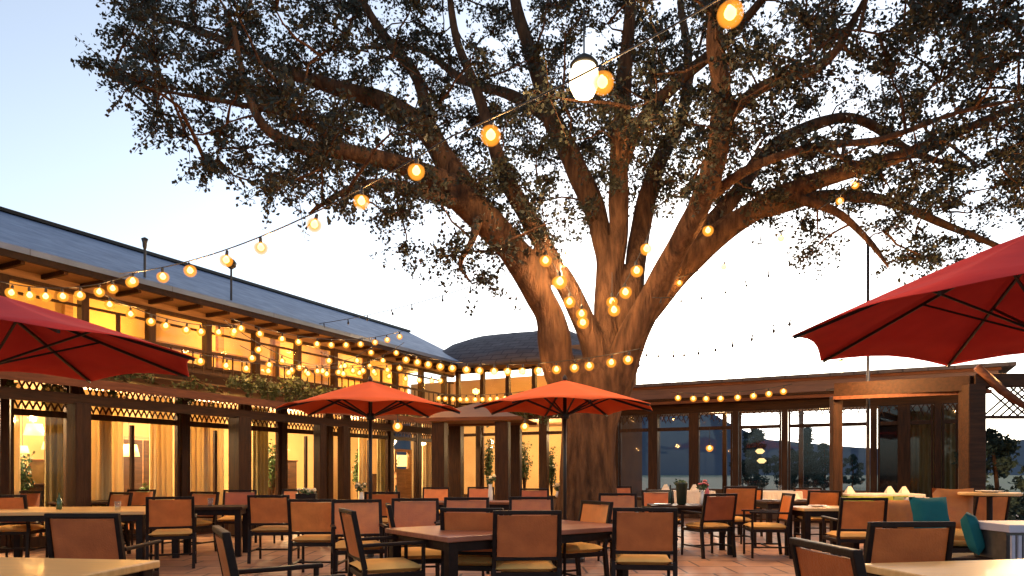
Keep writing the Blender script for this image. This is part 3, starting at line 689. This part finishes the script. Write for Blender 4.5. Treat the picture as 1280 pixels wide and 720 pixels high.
# ---------------------------------------------------------------- far trees behind the wing
def fartree(px,d,h,label,con=False):
    t=empty('distant_tree', gx(px,d,-.1)); tag(t,label,'tree')
    MB().tube([(0,0,0),(.1,0,h*.5),(0,0,h*.95)],[h*.03,h*.02,.02],8).build('trunk', M['bark'], t)
    pts=[]
    for k in range(60):
        zz=random.uniform(.12,1); w_=(1-zz)*.28+.03 if con else math.sin(math.pi*min(1,zz*.9+.1))**.6*.36
        a=random.uniform(0,6.28); rr=w_*h*random.uniform(.2,1)
        pts.append(leafblob((math.cos(a)*rr,math.sin(a)*rr,zz*h), h*.07, 120, .2, .8))
    leaves_mesh('crown', np.concatenate(pts), h*.035, M['farleaf'], t)
for px,d,h,c,l in [(985,46,2.9,0,'low dark tree seen through the window just left of the pointed conifer'),(1008,44,4.0,1,'pointed dark conifer seen through the wing windows'),(1030,48,3.2,0,'dark tree right of the pointed conifer through the window'),(945,42,3.9,0,'dark tree behind the two glowing lamps in the window'),(1065,60,2.8,0,'dark tree through the window right of the slim post'),(1240,13.5,2.1,0,'bushy tree beside the big right hand post')]:
    fartree(px,d,h,l,c)
t=empty('hedge', gx(1300,14)); tag(t,'low dark hedge beyond the round table at the right edge','hedge')
pts=[leafblob((x,random.uniform(-.4,.4),.3+random.uniform(-.15,.15)), .32, 260, .06) for x in np.arange(-1.2,8,.2)]
leaves_mesh('foliage', np.concatenate(pts), .09, M['farleaf'], t)
s_=MB(); 
for x in np.arange(-1,8,.6): s_.tube([(x,0,0),(x+.1,0,.6)],.03,6)
s_.build('stems', M['bark'], t)

# ---------------------------------------------------------------- the great oak
TR = 13.0
tr = empty('oak_tree', gx(735,TR)); tag(tr, 'huge spreading oak with many heavy limbs filling the sky above the terrace', 'tree')
org = gx(735,TR)
LIMBS = [
 # (px, py, depth, width px at depth)
 [(738,672,13,88),(737,640,13,76),(735,590,13,70),(736,540,13,68),(740,505,13,74),(742,480,13,74),(748,455,13,50),(750,440,13,14)],
 [(733,535,13,34),(716,500,13,42),(697,455,13,44),(686,400,12.9,37),(673,371,12.8,35),(655,332,12.6,38),(630,301,12.4,38),(600,270,12.2,38),(555,228,12,34)],
 [(555,228,12,32),(505,208,11.8,24),(440,192,11.4,20),(380,185,11,17),(340,168,10.8,14),(318,138,10.7,11),(302,85,10.6,8),(292,30,10.5,6)],
 [(600,265,12.3,34),(562,205,12.4,30),(530,160,12.5,27),(480,128,12.6,23),(420,110,12.8,19),(350,85,13,15),(290,55,13.2,11),(220,28,13.3,8),(160,12,13.4,5)],
 [(540,170,12.5,20),(522,100,12.8,15),(482,45,13,12),(440,-20,13.2,9),(420,-90,13.3,5)],
 [(590,262,12.2,20),(540,245,11.6,15),(480,228,11.0,12),(430,240,10.6,9),(385,268,10.3,5)],
 [(752,470,12.9,40),(740,428,12.9,32),(717,371,12.8,26),(693,332,12.7,25),(677,301,12.6,24),(658,268,12.5,23),(638,235,12.5,21),(620,190,12.6,17),(598,120,12.9,13),(570,45,13.3,10),(558,-40,13.6,7)],
 [(752,490,13,60),(755,440,13.1,46),(757,395,13.2,34),(758,340,13.3,24),(752,301,13.4,25),(738,250,13.6,28),(714,195,13.8,27),(690,150,14,24),(673,90,14.2,20),(650,25,14.4,15),(635,-60,14.6,9)],
 [(760,400,13.2,30),(768,340,13.2,22),(773,301,13.1,22),(773,250,13,25),(776,180,13,23),(780,100,13,20),(788,10,13,15),(800,-90,13,9)],
 [(774,210,13,22),(800,155,12.7,18),(850,100,12.3,16),(905,55,12,13),(960,-10,11.6,10),(1010,-80,11.3,6)],
 [(768,480,13.1,46),(782,420,13.1,36),(794,350,13.2,28),(800,290,13.6,26),(822,205,14,21),(850,150,14.6,16),(860,80,15,12),(850,0,15.5,8)],
 [(765,490,12.9,46),(786,430,12.7,38),(808,385,12.5,35),(832,340,12.2,31),(852,300,11.8,29),(876,250,11.4,29),(896,190,10.9,28),(902,120,10.5,25),(893,50,10.2,21),(905,-15,10,17),(935,-100,9.8,10)],
 [(808,392,12.8,34),(848,340,12.8,31),(888,302,12.7,30),(930,272,12.6,28),(985,240,12.3,25),(1060,214,12,20),(1130,195,11.6,16),(1210,160,11.2,12),(1290,125,11,8),(1370,90,10.8,5)],
 [(960,260,12.4,22),(1020,248,13,17),(1080,246,13.6,14),(1140,262,14,11),(1200,288,14.3,9),(1290,325,14.6,6)],
 [(990,246,12.3,14),(1040,262,11.8,11),(1085,300,11.4,8),(1112,335,11.2,4)],
 [(840,335,12.5,24),(905,262,13.2,20),(960,190,14,18),(1020,155,14.6,15),(1075,150,15,12),(1140,190,15.4,9),(1210,210,15.7,6)],
 [(900,150,10.8,20),(960,105,10.4,15),(1030,80,10,12),(1070,20,9.8,9),(1110,-60,9.6,6)],
 [(690,150,14,18),(640,120,15,14),(580,100,16,11),(520,60,16.6,8),(450,60,17,5)],
 [(862,270,12,16),(930,215,11,13),(1010,185,10.2,11),(1100,175,9.6,9),(1200,140,9.2,7),(1300,120,9,4)],
 [(440,192,11.4,13),(380,150,11,10),(300,130,10.8,8),(210,115,10.6,5),(140,100,10.5,3)],
 [(600,265,12.3,15),(590,300,11.4,10),(575,330,11,7),(590,355,10.9,4)],
]
def crom(p, sub=5):
    out=[]; n=len(p)
    for i in range(n-1):
        a,b,c,d_=p[max(i-1,0)],p[i],p[i+1],p[min(i+2,n-1)]
        for k in range(sub):
            t=k/sub; out.append(.5*((2*b)+(-a+c)*t+(2*a-5*b+4*c-d_)*t*t+(-a+3*b-3*c+d_)*t**3))
    out.append(p[-1]); return out
trunk=MB(); nodes=[]
for li,Lm in enumerate(LIMBS):
    P_=[np.array([*(at(a,b,d_)-org), w_/2/F*d_]) for a,b,d_,w_ in Lm]
    Q=crom(P_,6); pts=[];rad=[]
    for i,q in enumerate(Q):
        nz=noise.noise_vector(Vector((q[0]*.9,q[1]*.9,q[2]*.9+li)))*q[3]*.3
        v=Vector(q[:3])+ (nz if li else nz*.2); pts.append(v); rad.append(max(.008,q[3]*(1+.10*noise.noise(Vector((q[0]*2,q[1]*2,q[2]*2+li*5))))))
        if li: nodes.append((v, rad[-1]))
    trunk.tube(pts, rad, 14 if rad[0]>.15 else 8)
# root flare
for k in range(7):
    a=k*.9+.2; r0=.55
    trunk.tube([(math.cos(a)*.25,math.sin(a)*.25,1.0),(math.cos(a)*.5,math.sin(a)*.5,.4),(math.cos(a)*.85,math.sin(a)*.85,.05),(math.cos(a)*1.25,math.sin(a)*1.25,-.1)],[.28,.17,.10,.04],10)
tk=trunk.build('trunk', M['bark'], tr, smooth=True)
rmsh=tk.modifiers.new('remesh','REMESH'); rmsh.mode='VOXEL'; rmsh.voxel_size=.035; rmsh.use_smooth_shade=True
# crown pads
OUT=[(120,-150),(128,10),(150,55),(122,92),(160,100),(165,125),(180,150),(225,165),(235,195),(262,212),(285,190),(320,215),(345,262),(395,272),(455,280),(480,318),(520,320),(560,352),(590,375),(612,365),(612,330),(640,335),(660,345),(690,330),(720,335),(745,250),(800,260),(850,240),(890,255),(925,262),(960,285),(1005,300),(1030,325),(1050,290),(1085,280),(1120,310),(1150,345),(1195,340),(1230,310),(1300,300),(1420,300),(1500,100),(1450,-150),(1100,-260),(600,-280),(300,-240)]
def inside(x,y,poly=OUT):
    c=False; n=len(poly); j=n-1
    for i in range(n):
        xi,yi=poly[i]; xj,yj=poly[j]
        if (yi>y)!=(yj>y) and x<(xj-xi)*(y-yi)/(yj-yi)+xi: c=not c
        j=i
    return c
HOLES=[(840,345,60),(700,400,60),(655,392,30),(610,330,14),(470,255,12),(885,205,10),(730,97,22),(420,225,22),(300,205,15),(455,300,14)]
pads=[]; tries=0
NP=np.array([n_[0] for n_ in nodes]); NPW=NP+np.array(org)
while len(pads)<730 and tries<60000:
    tries+=1
    x=random.uniform(110,1480); y=random.uniform(-270,378)
    if not inside(x,y): continue
    if any((x-a)**2+(y-b)**2<c*c for a,b,c in HOLES): continue
    if y>262 and random.random()<.35: continue
    if y<0 and random.random()<.45: continue
    # depth: near that of a limb close by in view, with spread growing upwards
    k=np.argmin(((NPW[:,0]/NPW[:,1]*F+640-x)**2+(HZ-(NPW[:,2]-H)/NPW[:,1]*F-y)**2)+rng.random(len(NPW))*9000)
    d_=NPW[k,1]+.35+random.gauss(0,.5+1.6*max(0,min(1,(300-y)/300)))
    d_=max(8.6,min(18.5,d_)); p=at(x,y,d_)
    if p.z<4.0 or p.z>13.5: continue
    if any((p-q).length<.42 for q in pads): continue
    pads.append(p)
branch=MB(); NL=[ (Vector(n_[0]), n_[1]) for n_ in nodes if n_[1]<.30]
pos=np.array([n_[0] for n_ in NL]); lp=[]; leafpts=[]
order=sorted(pads, key=lambda p: np.min(((pos-np.array(p-org))**2).sum(1)))
posl=list(map(tuple,pos)); posa=pos.copy()
for p in order:
    q=p-org; dd=((posa-np.array(q))**2).sum(1); dd=dd+ np.where(posa[:,2]>q.z+.3, .6, 0)
    k=int(np.argmin(dd)); a=Vector(posa[k]); L=(q-a).length
    mid=a.lerp(q,.5)+Vector((random.gauss(0,.08),random.gauss(0,.08),random.gauss(.03,.08)))*L
    r0=.014+.012*min(L,3)
    pts=[a, a.lerp(mid,.5)+Vector((0,0,.02*L)), mid, mid.lerp(q,.55)+Vector((random.gauss(0,.03),random.gauss(0,.03),0)), q]
    branch.tube(pts,[r0,r0*.85,r0*.7,r0*.55,r0*.4],5,False)
    posa=np.concatenate([posa,np.array([tuple(v) for v in pts[2:]])])
    dirn=(q-a).normalized() if L>.01 else Vector((0,0,1))
    sc=(p.y/12.5)**.5
    for tw in range(random.randint(8,12)):
        dv=Vector((random.gauss(0,1),random.gauss(0,1),random.gauss(0,.55)))+dirn*.8; dv.normalize(); ln=random.uniform(.30,.72)
        e=q+dv*ln+Vector((0,0,-.12*ln)); m_=q+dv*ln*.5+Vector((random.gauss(0,.03),random.gauss(0,.03),.03))
        branch.tube([q,m_,e],[.008,.006,.003],3,False)
        nl=random.randint(19,33)
        for _ in range(nl):
            t=random.random()**.7; b=q.lerp(m_,t*2) if t<.5 else m_.lerp(e,(t-.5)*2)
            leafpts.append((b.x+random.gauss(0,.045),b.y+random.gauss(0,.045),b.z+random.gauss(0,.04)))
branch.build('branches', M['bark'], tr, smooth=True)
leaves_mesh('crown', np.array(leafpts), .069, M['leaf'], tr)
print('pads', len(pads), 'leaves', len(leafpts))

# ---------------------------------------------------------------- string lights
core=MB(); core.lathe([(.004,-.036),(.02,-.03),(.034,-.012),(.036,.006),(.026,.026),(.014,.04),(.012,.046)], n=12, mi=0)
core.lathe([(.008,-.082),(.044,-.070),(.072,-.038),(.080,0),(.070,.034),(.044,.054),(.016,.062)], n=14, mi=1)  # outer shell widened to stand in for the halo
bulb_me=core.build('bulb',[M['core'],M['amber']],smooth=True); BM=bulb_me.data; bpy.data.objects.remove(bulb_me)
off=MB(); off.lathe([(.004,-.06),(.024,-.05),(.036,-.02),(.03,.01),(.016,.035),(.014,.045)], n=10); ofo=off.build('bulb',[M['iron']],smooth=True); OM=ofo.data; bpy.data.objects.remove(ofo)
sk=MB(); sk.lathe([(.018,.045),(.02,.06),(.018,.10),(.008,.115)], n=8); sko=sk.build('socket',M['iron']); SM=sko.data; bpy.data.objects.remove(sko)
def strand(A,B,sag,n,label,lit=True,size=1.0,watts=5,every=2,t0=.0,t1=1.0,jit=.15):
    A=Vector(A);B=Vector(B); t=empty('string_lights', A); tag(t,label,'string lights','strings of round bulbs over the terrace')
    P=lambda s:(B-A)*s+Vector((0,0,-4*sag*s*(1-s)))
    MB().tube([P(i/24) for i in range(25)], .008,5,False).build('cord', M['iron'], t, smooth=True)
    for k in range(n):
        s=t0+(t1-t0)*(k+.5+random.uniform(-jit,jit))/n; p=P(s)-Vector((0,0,.12*size))
        b=bpy.data.objects.new('bulb', BM if lit else OM); COL.objects.link(b); b.parent=t; b.location=p; b.scale=(size,)*3; b.rotation_euler=(random.gauss(0,.12),random.gauss(0,.12),0)
        c=bpy.data.objects.new('socket', SM); COL.objects.link(c); c.parent=b
        if lit and k%every==0: light(p-Vector((0,0,.0)), watts, .05, (1,.50,.16), t)
    return t
Z=1.25
strand(at(150,342,10.8), at(565,170,6.6), .26, 8, 'string climbing from the left roof eave towards the oak', size=1.1, watts=24, every=2)
strand(at(565,170,6.6), at(985,-52,4.7), .06, 3, 'overhead string of the biggest bulbs near the top of the photo', size=1.2, watts=50, every=1)
strand(at(0,352,9.6), at(172,340,10.9), .16, 8, 'string along the left roof edge above the large left parasol', watts=6)
strand(at(125,365,11.0), at(300,405,13.2), .2, 8, 'string under the left eave between the first upper windows', watts=6)
strand(at(288,398,13.0), at(508,412,18), .32, 11, 'upper of the crowded strings over the lit upper windows', watts=8)
strand(at(280,400,13.2), at(505,428,18), .75, 10, 'middle string dipping across the lit upper windows', watts=8)
strand(at(236,440,12.3), at(510,452,17), .22, 12, 'lowest string along the canopy top behind the left orange parasol', watts=8)
strand(at(500,440,15.5), at(800,436,11.2), .26, 16, 'long string running from the corner roof across the oak trunk', watts=9,jit=.1,size=1.1)
strand(at(395,405,16.4), at(640,340,12.8), .12, 8, 'unlit string rising against the pale sky from roof to oak', lit=False, size=.7)
strand(at(800,438,12.2), at(1003,390,8.9), .18, 10, 'unlit string from the oak to the largest parasol', lit=False, size=.6)
strand(at(815,372,12.2), at(1000,318,11.2), .2, 7, 'upper unlit string right of the oak trunk', lit=False, size=.55)
strand(at(300,432,13.0), at(470,430,16.8), .45, 8, 'short deep swag of bulbs in front of the lit upper windows', watts=6)
strand(at(400,440,15.0), at(560,470,18.5), .15, 9, 'swag of bulbs above the left orange red parasol', watts=6)
strand(at(830,352,12.6), at(1075,225,10.8), .2, 4, 'sparse string of bulbs climbing along the right rising limb', watts=4, size=.8)
strand(at(838,490,16.5), at(990,480,15.2), .10, 8, 'short string of bulbs under the flat roof right of the oak', watts=5)
strand(at(545,492,19), at(672,487,18.2), .08, 14, 'dense row of bulbs on the corner wall between the orange red parasols', watts=6)
strand(at(675,300,12.0), at(735,400,12.2), .05, 4, 'string of bulbs wound down the left fork of the oak', size=1.4, watts=6,every=1)
strand(at(760,385,12.0), at(815,282,11.7), .12, 4, 'string of bulbs hanging on the right fork of the oak', size=1.4, watts=6,every=1)
def solo(px,py,d_,label,size=1.0,w_=25):
    t=empty('hanging_bulb', at(px,py,d_)); tag(t,label,'hanging bulb')
    MB().tube([(0,0,.1),(0,0,.5)],.006,5).build('cord', M['iron'], t)
    b=bpy.data.objects.new('bulb', BM); COL.objects.link(b); b.parent=t; b.scale=(size,)*3
    c=bpy.data.objects.new('socket', SM); COL.objects.link(c); c.parent=b; light((0,0,0), w_, .05, (1,.5,.16), t)
solo(700,352,11.7,'glowing bulb low on the left fork just above the trunk gap',1.6,8)
solo(727,392,11.9,'bulb glowing where the centre limb leaves the trunk',1.3,6)
solo(765,377,12.0,'bulb glowing on the centre limb above the trunk',1.3,6)
solo(885,288,11.6,'single bulb hanging on the right rising limb of the oak',1.2,14)
solo(1069,231,11.0,'lone small bulb far out on the right limb of the oak',.8,6)
solo(790,168,12.4,'small bulb in the middle of the oak crown',.8,8)
solo(497,533,14,'bulb glowing just under the right side of the left orange parasol',1.3,14)
solo(656,533,14.5,'bulb glowing under the left side of the right orange parasol',1.2,14)
solo(887,560,17.5,'small lamp seen in the grey window nearest the tree',1.2,4)
def lantern(p,label,w_,sc=1,cap=True):
    t=empty('tree_lantern',p); tag(t,label,'lantern'); t.scale=(sc,)*3
    MB().lathe([(.02,-.20),(.10,-.18),(.15,-.08),(.155,.03),(.12,.12),(.05,.16)],n=18).build('glass_globe', M['lantern_lit'], t, smooth=True)
    if cap: MB().lathe([(.11,.125),(.15,.14),(.10,.20),(.03,.25)],n=18).build('cap', M['iron'], t, smooth=True)
    MB().tube([(0,0,.26),(0,0,.75)],.01,6).build('cord', M['iron'], t); light((0,0,-.25), w_, .15, (1,.62,.3), t)
lantern(at(730,98,9.2),'large white glowing lantern hanging high in the oak',60,1.25)
lantern(at(711,320,11.9),'bright lantern hanging in the fork of the oak above the trunk',32,.8,False)

# two warm wall lamps in the wing window
for px,py,l in [(950,564,'upper of two yellow lamps glowing in the wing window'),(952,576,'lower of two yellow lamps glowing in the wing window')]:
    s=rpx(px,1.0); q=R2W((s,1.0,0)); z=H+(HZ-py)/F*q.y
    t=empty('wall_lamp',(q.x,q.y,z),RA); tag(t,l,'lamp'); MB().pillow((0,0,0),(.24,.12,.14),n=4).build('lamp_shade',M['shade_lit'],t,smooth=True); MB().tube([(0,0,.05),(0,0,.12)],.01,6).build('bracket',M['iron'],t)

# ---------------------------------------------------------------- rustic pergola at the right
pg=empty('rustic_pergola', gx(1215,10.9)); tag(pg,'rustic timber porch with heavy red brown post and curved braces under the largest parasol','pergola')
o0=gx(1215,10.9)
def rel(px,py,d_): return at(px,py,d_)-o0
MB().box((0,0,1.3),(.27,.27,2.6)).build('post', M['wood_h'], pg, bevel=.02)
q=gx(1045,12.6)-o0
MB().box((q.x,q.y,1.3),(.17,.17,2.6)).build('post', M['wood_dark'], pg, bevel=.015)
q2=gx(1500,10.6)-o0
MB().box((q2.x,q2.y,1.3),(.30,.30,2.6)).build('post', M['wood_red'], pg, bevel=.02)
b=MB(); b.bar((q.x,q.y,2.72),(0,0,2.62),.16,.24); b.bar((0,0,2.66),(q2.x,q2.y,2.66),.18,.2); b.build('beam', M['wood_h'], pg, bevel=.01)
MB().bar((q.x-.1,q.y-.12,2.56),(.2,-.15,2.48),.05,.06).build('trim', M['wood_red'], pg)
# sloping plank roof with uneven edge
pk=MB()
for i in range(30):
    tt=i/29; p0=Vector((q.x+.5,q.y-.2,0)).lerp(Vector((q2.x,q2.y,0)),tt)
    ov=.12+.12*random.random(); zz=2.86+.08*math.sin(i*1.3)
    pk.bar(p0+Vector((-.05,-ov,zz-.12+random.uniform(-.05,.04))), p0+Vector((.05,1.6,zz+.02)), .20,.035)
pk.build('plank_roof', M['wood_h'], pg)
br_=MB()
a=Vector((.0,-.12,2.86)); c_=Vector((.78,-.12,2.22)); br_.tube([a,a.lerp(c_,.5)+Vector((0,0,-.05)),c_],[.06,.07,.045],8)
br_.build('brace', M['wood_red'], pg, smooth=True)
la=MB(); x0=.2
for k in range(26):
    for sg in (-1,1):
        xa=x0+k*.13; xb=xa+sg*.5; 
        if xb<x0 : continue
        la.bar((xa,.02+sg*.01,2.12),(xb,.02+sg*.01,2.56),.012,.024)
la.bar((x0-.05,.02,2.10),(x0+3.2,.02,2.10),.04,.05); la.build('lattice_panel', M['wood_h'], pg)
t=empty('porch_lamp', at(1052,456,11.6)); tag(t,'glowing porch lamp at the left end of the rustic timber porch','lamp')
MB().lathe([(.03,-.2),(.09,-.14),(.10,.0),(.06,.08)],n=14).build('glass_globe',M['core'],t,smooth=True); MB().lathe([(.07,.085),(.11,.1),(.03,.16)],n=14).build('cap',M['iron'],t); t.scale=(.6,)*3; light((0,-.2,-.1),40,.1,(1,.55,.22),t)
light(at(1270,450,11.2)-Vector((0,.3,0)),60,.1,(1,.55,.2))  # added fill light without a fixture, warms the porch timber
ep=empty('entrance_porch', gx(598,17.5), R(-12)); tag(ep,'small pointed porch roof on dark square pillars between the orange red parasols','porch')
m=MB(); m.add([(-1.3,-1.0,2.52),(1.3,-1.0,2.52),(1.3,1.0,2.52),(-1.3,1.0,2.52),(0,0,2.98),(0,0,2.5)],[(0,1,4),(1,2,4),(2,3,4),(3,0,4),(1,0,5),(2,1,5),(3,2,5),(0,3,5)]); m.build('roof',M['wood_warm'],ep)
MB().bar((-1.3,-1.0,2.5),(1.3,-1.0,2.5),.06,.08).build('eave_board',M['wood_red'],ep); MB().bar((-1.3,1.0,2.5),(1.3,1.0,2.5),.06,.08).build('eave_board',M['wood_red'],ep)
for x_ in (-.78,.78):
    for y_ in (-.7,.7): MB().box((x_,y_,1.22),(.32,.32,2.44)).build('post',M['wood_dark'],ep,bevel=.015)
# tall pole against the sky
t=empty('light_pole', gx(1085,14.0)); tag(t,'thin grey pole rising against the sky behind the largest parasol','pole')
ph=at(1085,305,14).z; MB().tube([(0,0,0),(0,0,ph)],[.04,.03],8).build('shaft',M['metal'],t,smooth=True); MB().lathe([(.03,ph),(.05,ph+.02),(.01,ph+.06)],n=10).build('cap',M['iron'],t)

# ---------------------------------------------------------------- lounge seating at right
def sofa(px,d_,rz,w_,label,matl):
    t=empty('outdoor_sofa', gx(px,d_), R(rz)); tag(t,label,'sofa')
    b=MB(); b.box((0,0,.2),(w_,.75,.1)); b.box((-w_/2+.04,0,.3),(.08,.75,.56)); b.box((w_/2-.04,0,.3),(.08,.75,.56)); b.box((0,.34,.42),(w_-.16,.06,.5)); b.build('frame',M['frame'],t,bevel=.01)
    for sx in (-1,1):
        for sy in (-1,1): MB().box((sx*(w_/2-.04),sy*.32,.02),(.07,.07,.06)).build('leg',M['frame'],t)
    n=max(1,int(w_/.7))
    for i in range(n): MB().pillow((-w_/2+.1+(i+.5)*(w_-.2)/n,-.03,.34),((w_-.2)/n,.66,.16),p=.2).build('seat_cushion',M[matl],t,smooth=True)
    for i in range(n): MB().pillow((-w_/2+.1+(i+.5)*(w_-.2)/n,.24,.62),((w_-.2)/n,.5,.16),rx=R(80),p=.25).build('back_cushion',M['orange' if matl=='cushion' else matl],t,smooth=True)
sofa(1165,9.6,0,1.5,'low sofa with ochre cushions left of the big right hand post','cushion')
sofa(1105,11.2,0,1.3,'low green sofa under the cream clothed table','lime')
def cushion(px,d_,z,w_,h_,rz,matl,label,rx=75):
    o=MB().pillow((0,0,h_/2),(w_,h_,.17),rx=R(rx),p=.4).build('throw_pillow',M[matl],smooth=True); o.location=gx(px,d_,z); o.rotation_euler=(0,0,R(rz)); tag(o,label,'pillow','colourful throw pillows on the sofas')
cushion(1163,9.2,.47,.52,.46,4,'teal','wide teal pillow on the ochre sofa')
cushion(1216,7.6,.36,.30,.46,55,'teal','upright teal pillow right of the big post, beside the near right table')
cushion(1116,10.7,.46,.42,.38,-6,'lime','lime green pillow above the framed back chair')
cushion(1148,9.9,.60,.40,.30,6,'white','cream pillow behind the wide teal pillow')
cushion(1178,9.8,.60,.30,.28,-10,'pink','pinkish red pillow peeking over the wide teal pillow')
cushion(1092,10.9,.44,.34,.30,12,'sage','small leafy patterned pillow left of the lime green pillow')
cushion(1132,10.8,.52,.34,.36,0,'sage','patterned pillow right of the lime green pillow')
# bench carrying the upright teal pillow
t=empty('dark_bench', gx(1196,7.6)); tag(t,'dark low bench beneath the upright teal pillow','bench')
MB().box((0,0,.31),(1.1,.5,.08)).build('seat',M['frame'],t,bevel=.01)
for sx in (-1,1): MB().box((sx*.5,0,.135),(.08,.45,.27)).build('leg',M['frame'],t)
t=empty('orange_armchair', gx(1196,9.5), R(-20)); tag(t,'rounded orange armchair against the big right hand post','armchair')
o=MB().pillow((0,.2,.72),(.5,.62,.14),rx=R(85),p=.3).build('backrest',M['orange'],t,smooth=True); MB().pillow((0,-.1,.42),(.55,.5,.14),p=.25).build('seat',M['cushion'],t,smooth=True)
for sx in (-1,1):
    for sy in (-.3,.2): MB().bar((sx*.24,sy,0),(sx*.22,sy,.38),.035,.035).build('leg',M['frame'],t)
t=empty('slatted_planter', gx(1300,7.4), R(0)); tag(t,'pale slatted planter box tinted for blue light at the right edge','planter')
m=MB(); 
for k in range(16): m.box((-.5+k*.066,-.3,.36),(.035,.025,.5))
m.build('slats',M['slat'],t); MB().box((0,0,.33),(1.06,.5,.62)).build('box',M['metal'],t); MB().box((0,-.02,.68),(1.14,.66,.08)).build('rim',M['slat'],t,bevel=.008)

# ---------------------------------------------------------------- table items
def vase(p,label,kind='flower',h=.16,pot='ceramic'):
    t=empty('flower_vase',p); tag(t,label,'vase')
    MB().lathe([(.03,0),(.045,.03),(.04,h*.6),(.028,h*.85),(.035,h)],n=14).build('vase',M[pot],t,smooth=True)
    s=MB(); pts=[]; fl=MB()
    for k in range(9):
        a=random.uniform(0,6.28); e=Vector((math.cos(a)*random.uniform(.02,.09),math.sin(a)*random.uniform(.02,.09),h+random.uniform(.06,.16)))
        s.tube([(0,0,h*.5),e],.003,4,False); fl.pillow(e,(.05,.05,.04),n=4,p=.5,rz=a)
        for q_ in range(8): pts.append((e.x*.7+random.gauss(0,.02),e.y*.7+random.gauss(0,.02),e.z-.04+random.gauss(0,.02)))
    s.build('stems',M['plant'],t); fl.build('blossoms',M[kind],t,smooth=True); leaves_mesh('leaves',np.array(pts),.05,M['plant'],t)
def flowerbox(p,label):
    t=empty('flower_box',p); tag(t,label,'planter'); MB().box((0,0,.07),(.34,.14,.14)).build('box',M['frame'],t,bevel=.006)
    fl=MB(); [fl.pillow((random.uniform(-.15,.15),random.uniform(-.05,.05),.16+random.uniform(0,.06)),(.05,.05,.045),n=4,p=.5) for _ in range(22)]; fl.build('blossoms',M['flower'],t,smooth=True)
    leaves_mesh('leaves',leafblob((0,0,.15),.14,150,.04,.5)*np.array([1.2,.7,1]),.05,M['plant'],t)
def bottle(p,label,m_='greenglass',h=.28):
    t=tag(MB().lathe([(.03,0),(.036,.01),(.036,h*.6),(.014,h*.75),(.013,h),(.016,h+.005)],n=14).build('bottle',M[m_],smooth=True),label,'bottle'); t.location=p
def plate(p,label,r=.13):
    o=MB().lathe([(r*.5,0),(r*.6,.006),(r,.02),(r,.024),(r*.6,.012),(.001,.010)],n=24).build('plate',M['ceramic'],smooth=True); o.location=p; tag(o,label,'plate','white plates on the dining tables')
def tumbler(p,label,h=.12):
    o=MB().lathe([(.03,0),(.035,.004),(.04,h),(.036,h),(.03,.01)],n=14).build('drinking_glass',M['tumbler'],smooth=True); o.location=p; tag(o,label,'glass','drinking glasses on the dining tables')
def napkin(p,label,rz=0):
    m=MB(); m.add([(-.08,-.06,0),(.08,-.06,0),(.08,.06,0),(-.08,.06,0),(-.03,0,.12),(.03,.01,.13)],[(0,1,5,4),(1,2,5),(2,3,4,5),(3,0,4),(3,2,1,0)]); o=m.build('folded_napkin',M['white']); o.location=p; o.rotation_euler=(0,0,rz); tag(o,label,'napkin','folded napkins on the dining tables')
TZ=.741
flowerbox(gx(383,12.1,TZ),'box of cream flowers beside the post under the left orange parasol')
vase(gx(452,12.1,TZ),'white flower vase on the dark table under the left orange parasol')
bottle(gx(495,11.9,TZ),'green bottle on the dark table under the left orange parasol')
vase(gx(613,12.2,TZ),'tall pale vase on the table left of the tree trunk',h=.3)
vase(gx(697,14.1,TZ),'small white vase beside the tree trunk',h=.12)
tumbler(gx(733,14.2,TZ),'drinking glass on the small round table beside the tree')
vase(gx(878,10.9,TZ),'pink flowers in a pale vase on the dark table right of the tree','pink',h=.22)
bottle(gx(884,11.2,TZ),'tall pink bottle next to the pink flowers','pink',.34)
bush(gx(852,10.95,TZ),.12,.36,'small dark green potted herb left of the pink flowers',n=200,size=.04)
bottle(gx(838,11.1,TZ),'dark bottle left of the potted herb','darkglass',.3)
plate(gx(900,10.8,TZ),'white plate right of the pink flowers'); plate(gx(828,10.8,TZ),'white plate left of the potted herb')
for k,(px,d_,l) in enumerate([(962,12.5,'left plate on the dark table beyond the tall backed chair'),(984,12.4,'middle plate on the dark table beyond the tall backed chair'),(1006,12.6,'right plate on the dark table beyond the tall backed chair')]): plate(gx(px,d_,TZ),l)
napkin(gx(995,12.7,TZ),'crumpled white napkin among the three plates'); napkin(gx(724,8.0,TZ),'white napkin near the far corner of the centre table') if False else None
plate(gx(1022,10.3,TZ),'white plate on the pale topped table')
bottle(gx(74,9.6,TZ),'thin bottle on the long honey coloured table','greenglass',.22)
tumbler(gx(147,9.3,TZ),'drinking glass near the right end of the long honey coloured table')
tumbler(gx(263,10.5,TZ),'drinking glass on the small dark table beside the thick post')
napkin(gx(484,6.75,TZ),'white folded napkin on the left corner of the centre table',.4) if False else None
for px,d_,l in [(832,14.6,'left stack of cream napkins under the grey windows'),(868,14.5,'right stack of cream napkins under the grey windows'),(1062,12.6,'napkin at the left end of the cream clothed table behind the green cushions'),(1112,12.6,'folded napkin above the lime green pillow'),(1130,12.5,'folded napkin at the right end of the cream clothed table behind the green cushions')]: napkin(gx(px,d_,.87),l)
tumbler(gx(925,14.3,.87),'glass at the left end of the cream clothed table behind the tall backed chair'); tumbler(gx(975,14.3,.87),'glass at the right end of the cream clothed table behind the tall backed chair')
o=plate(gx(1237,9.3,.981),'white plate on the small round table at the right edge',.16)
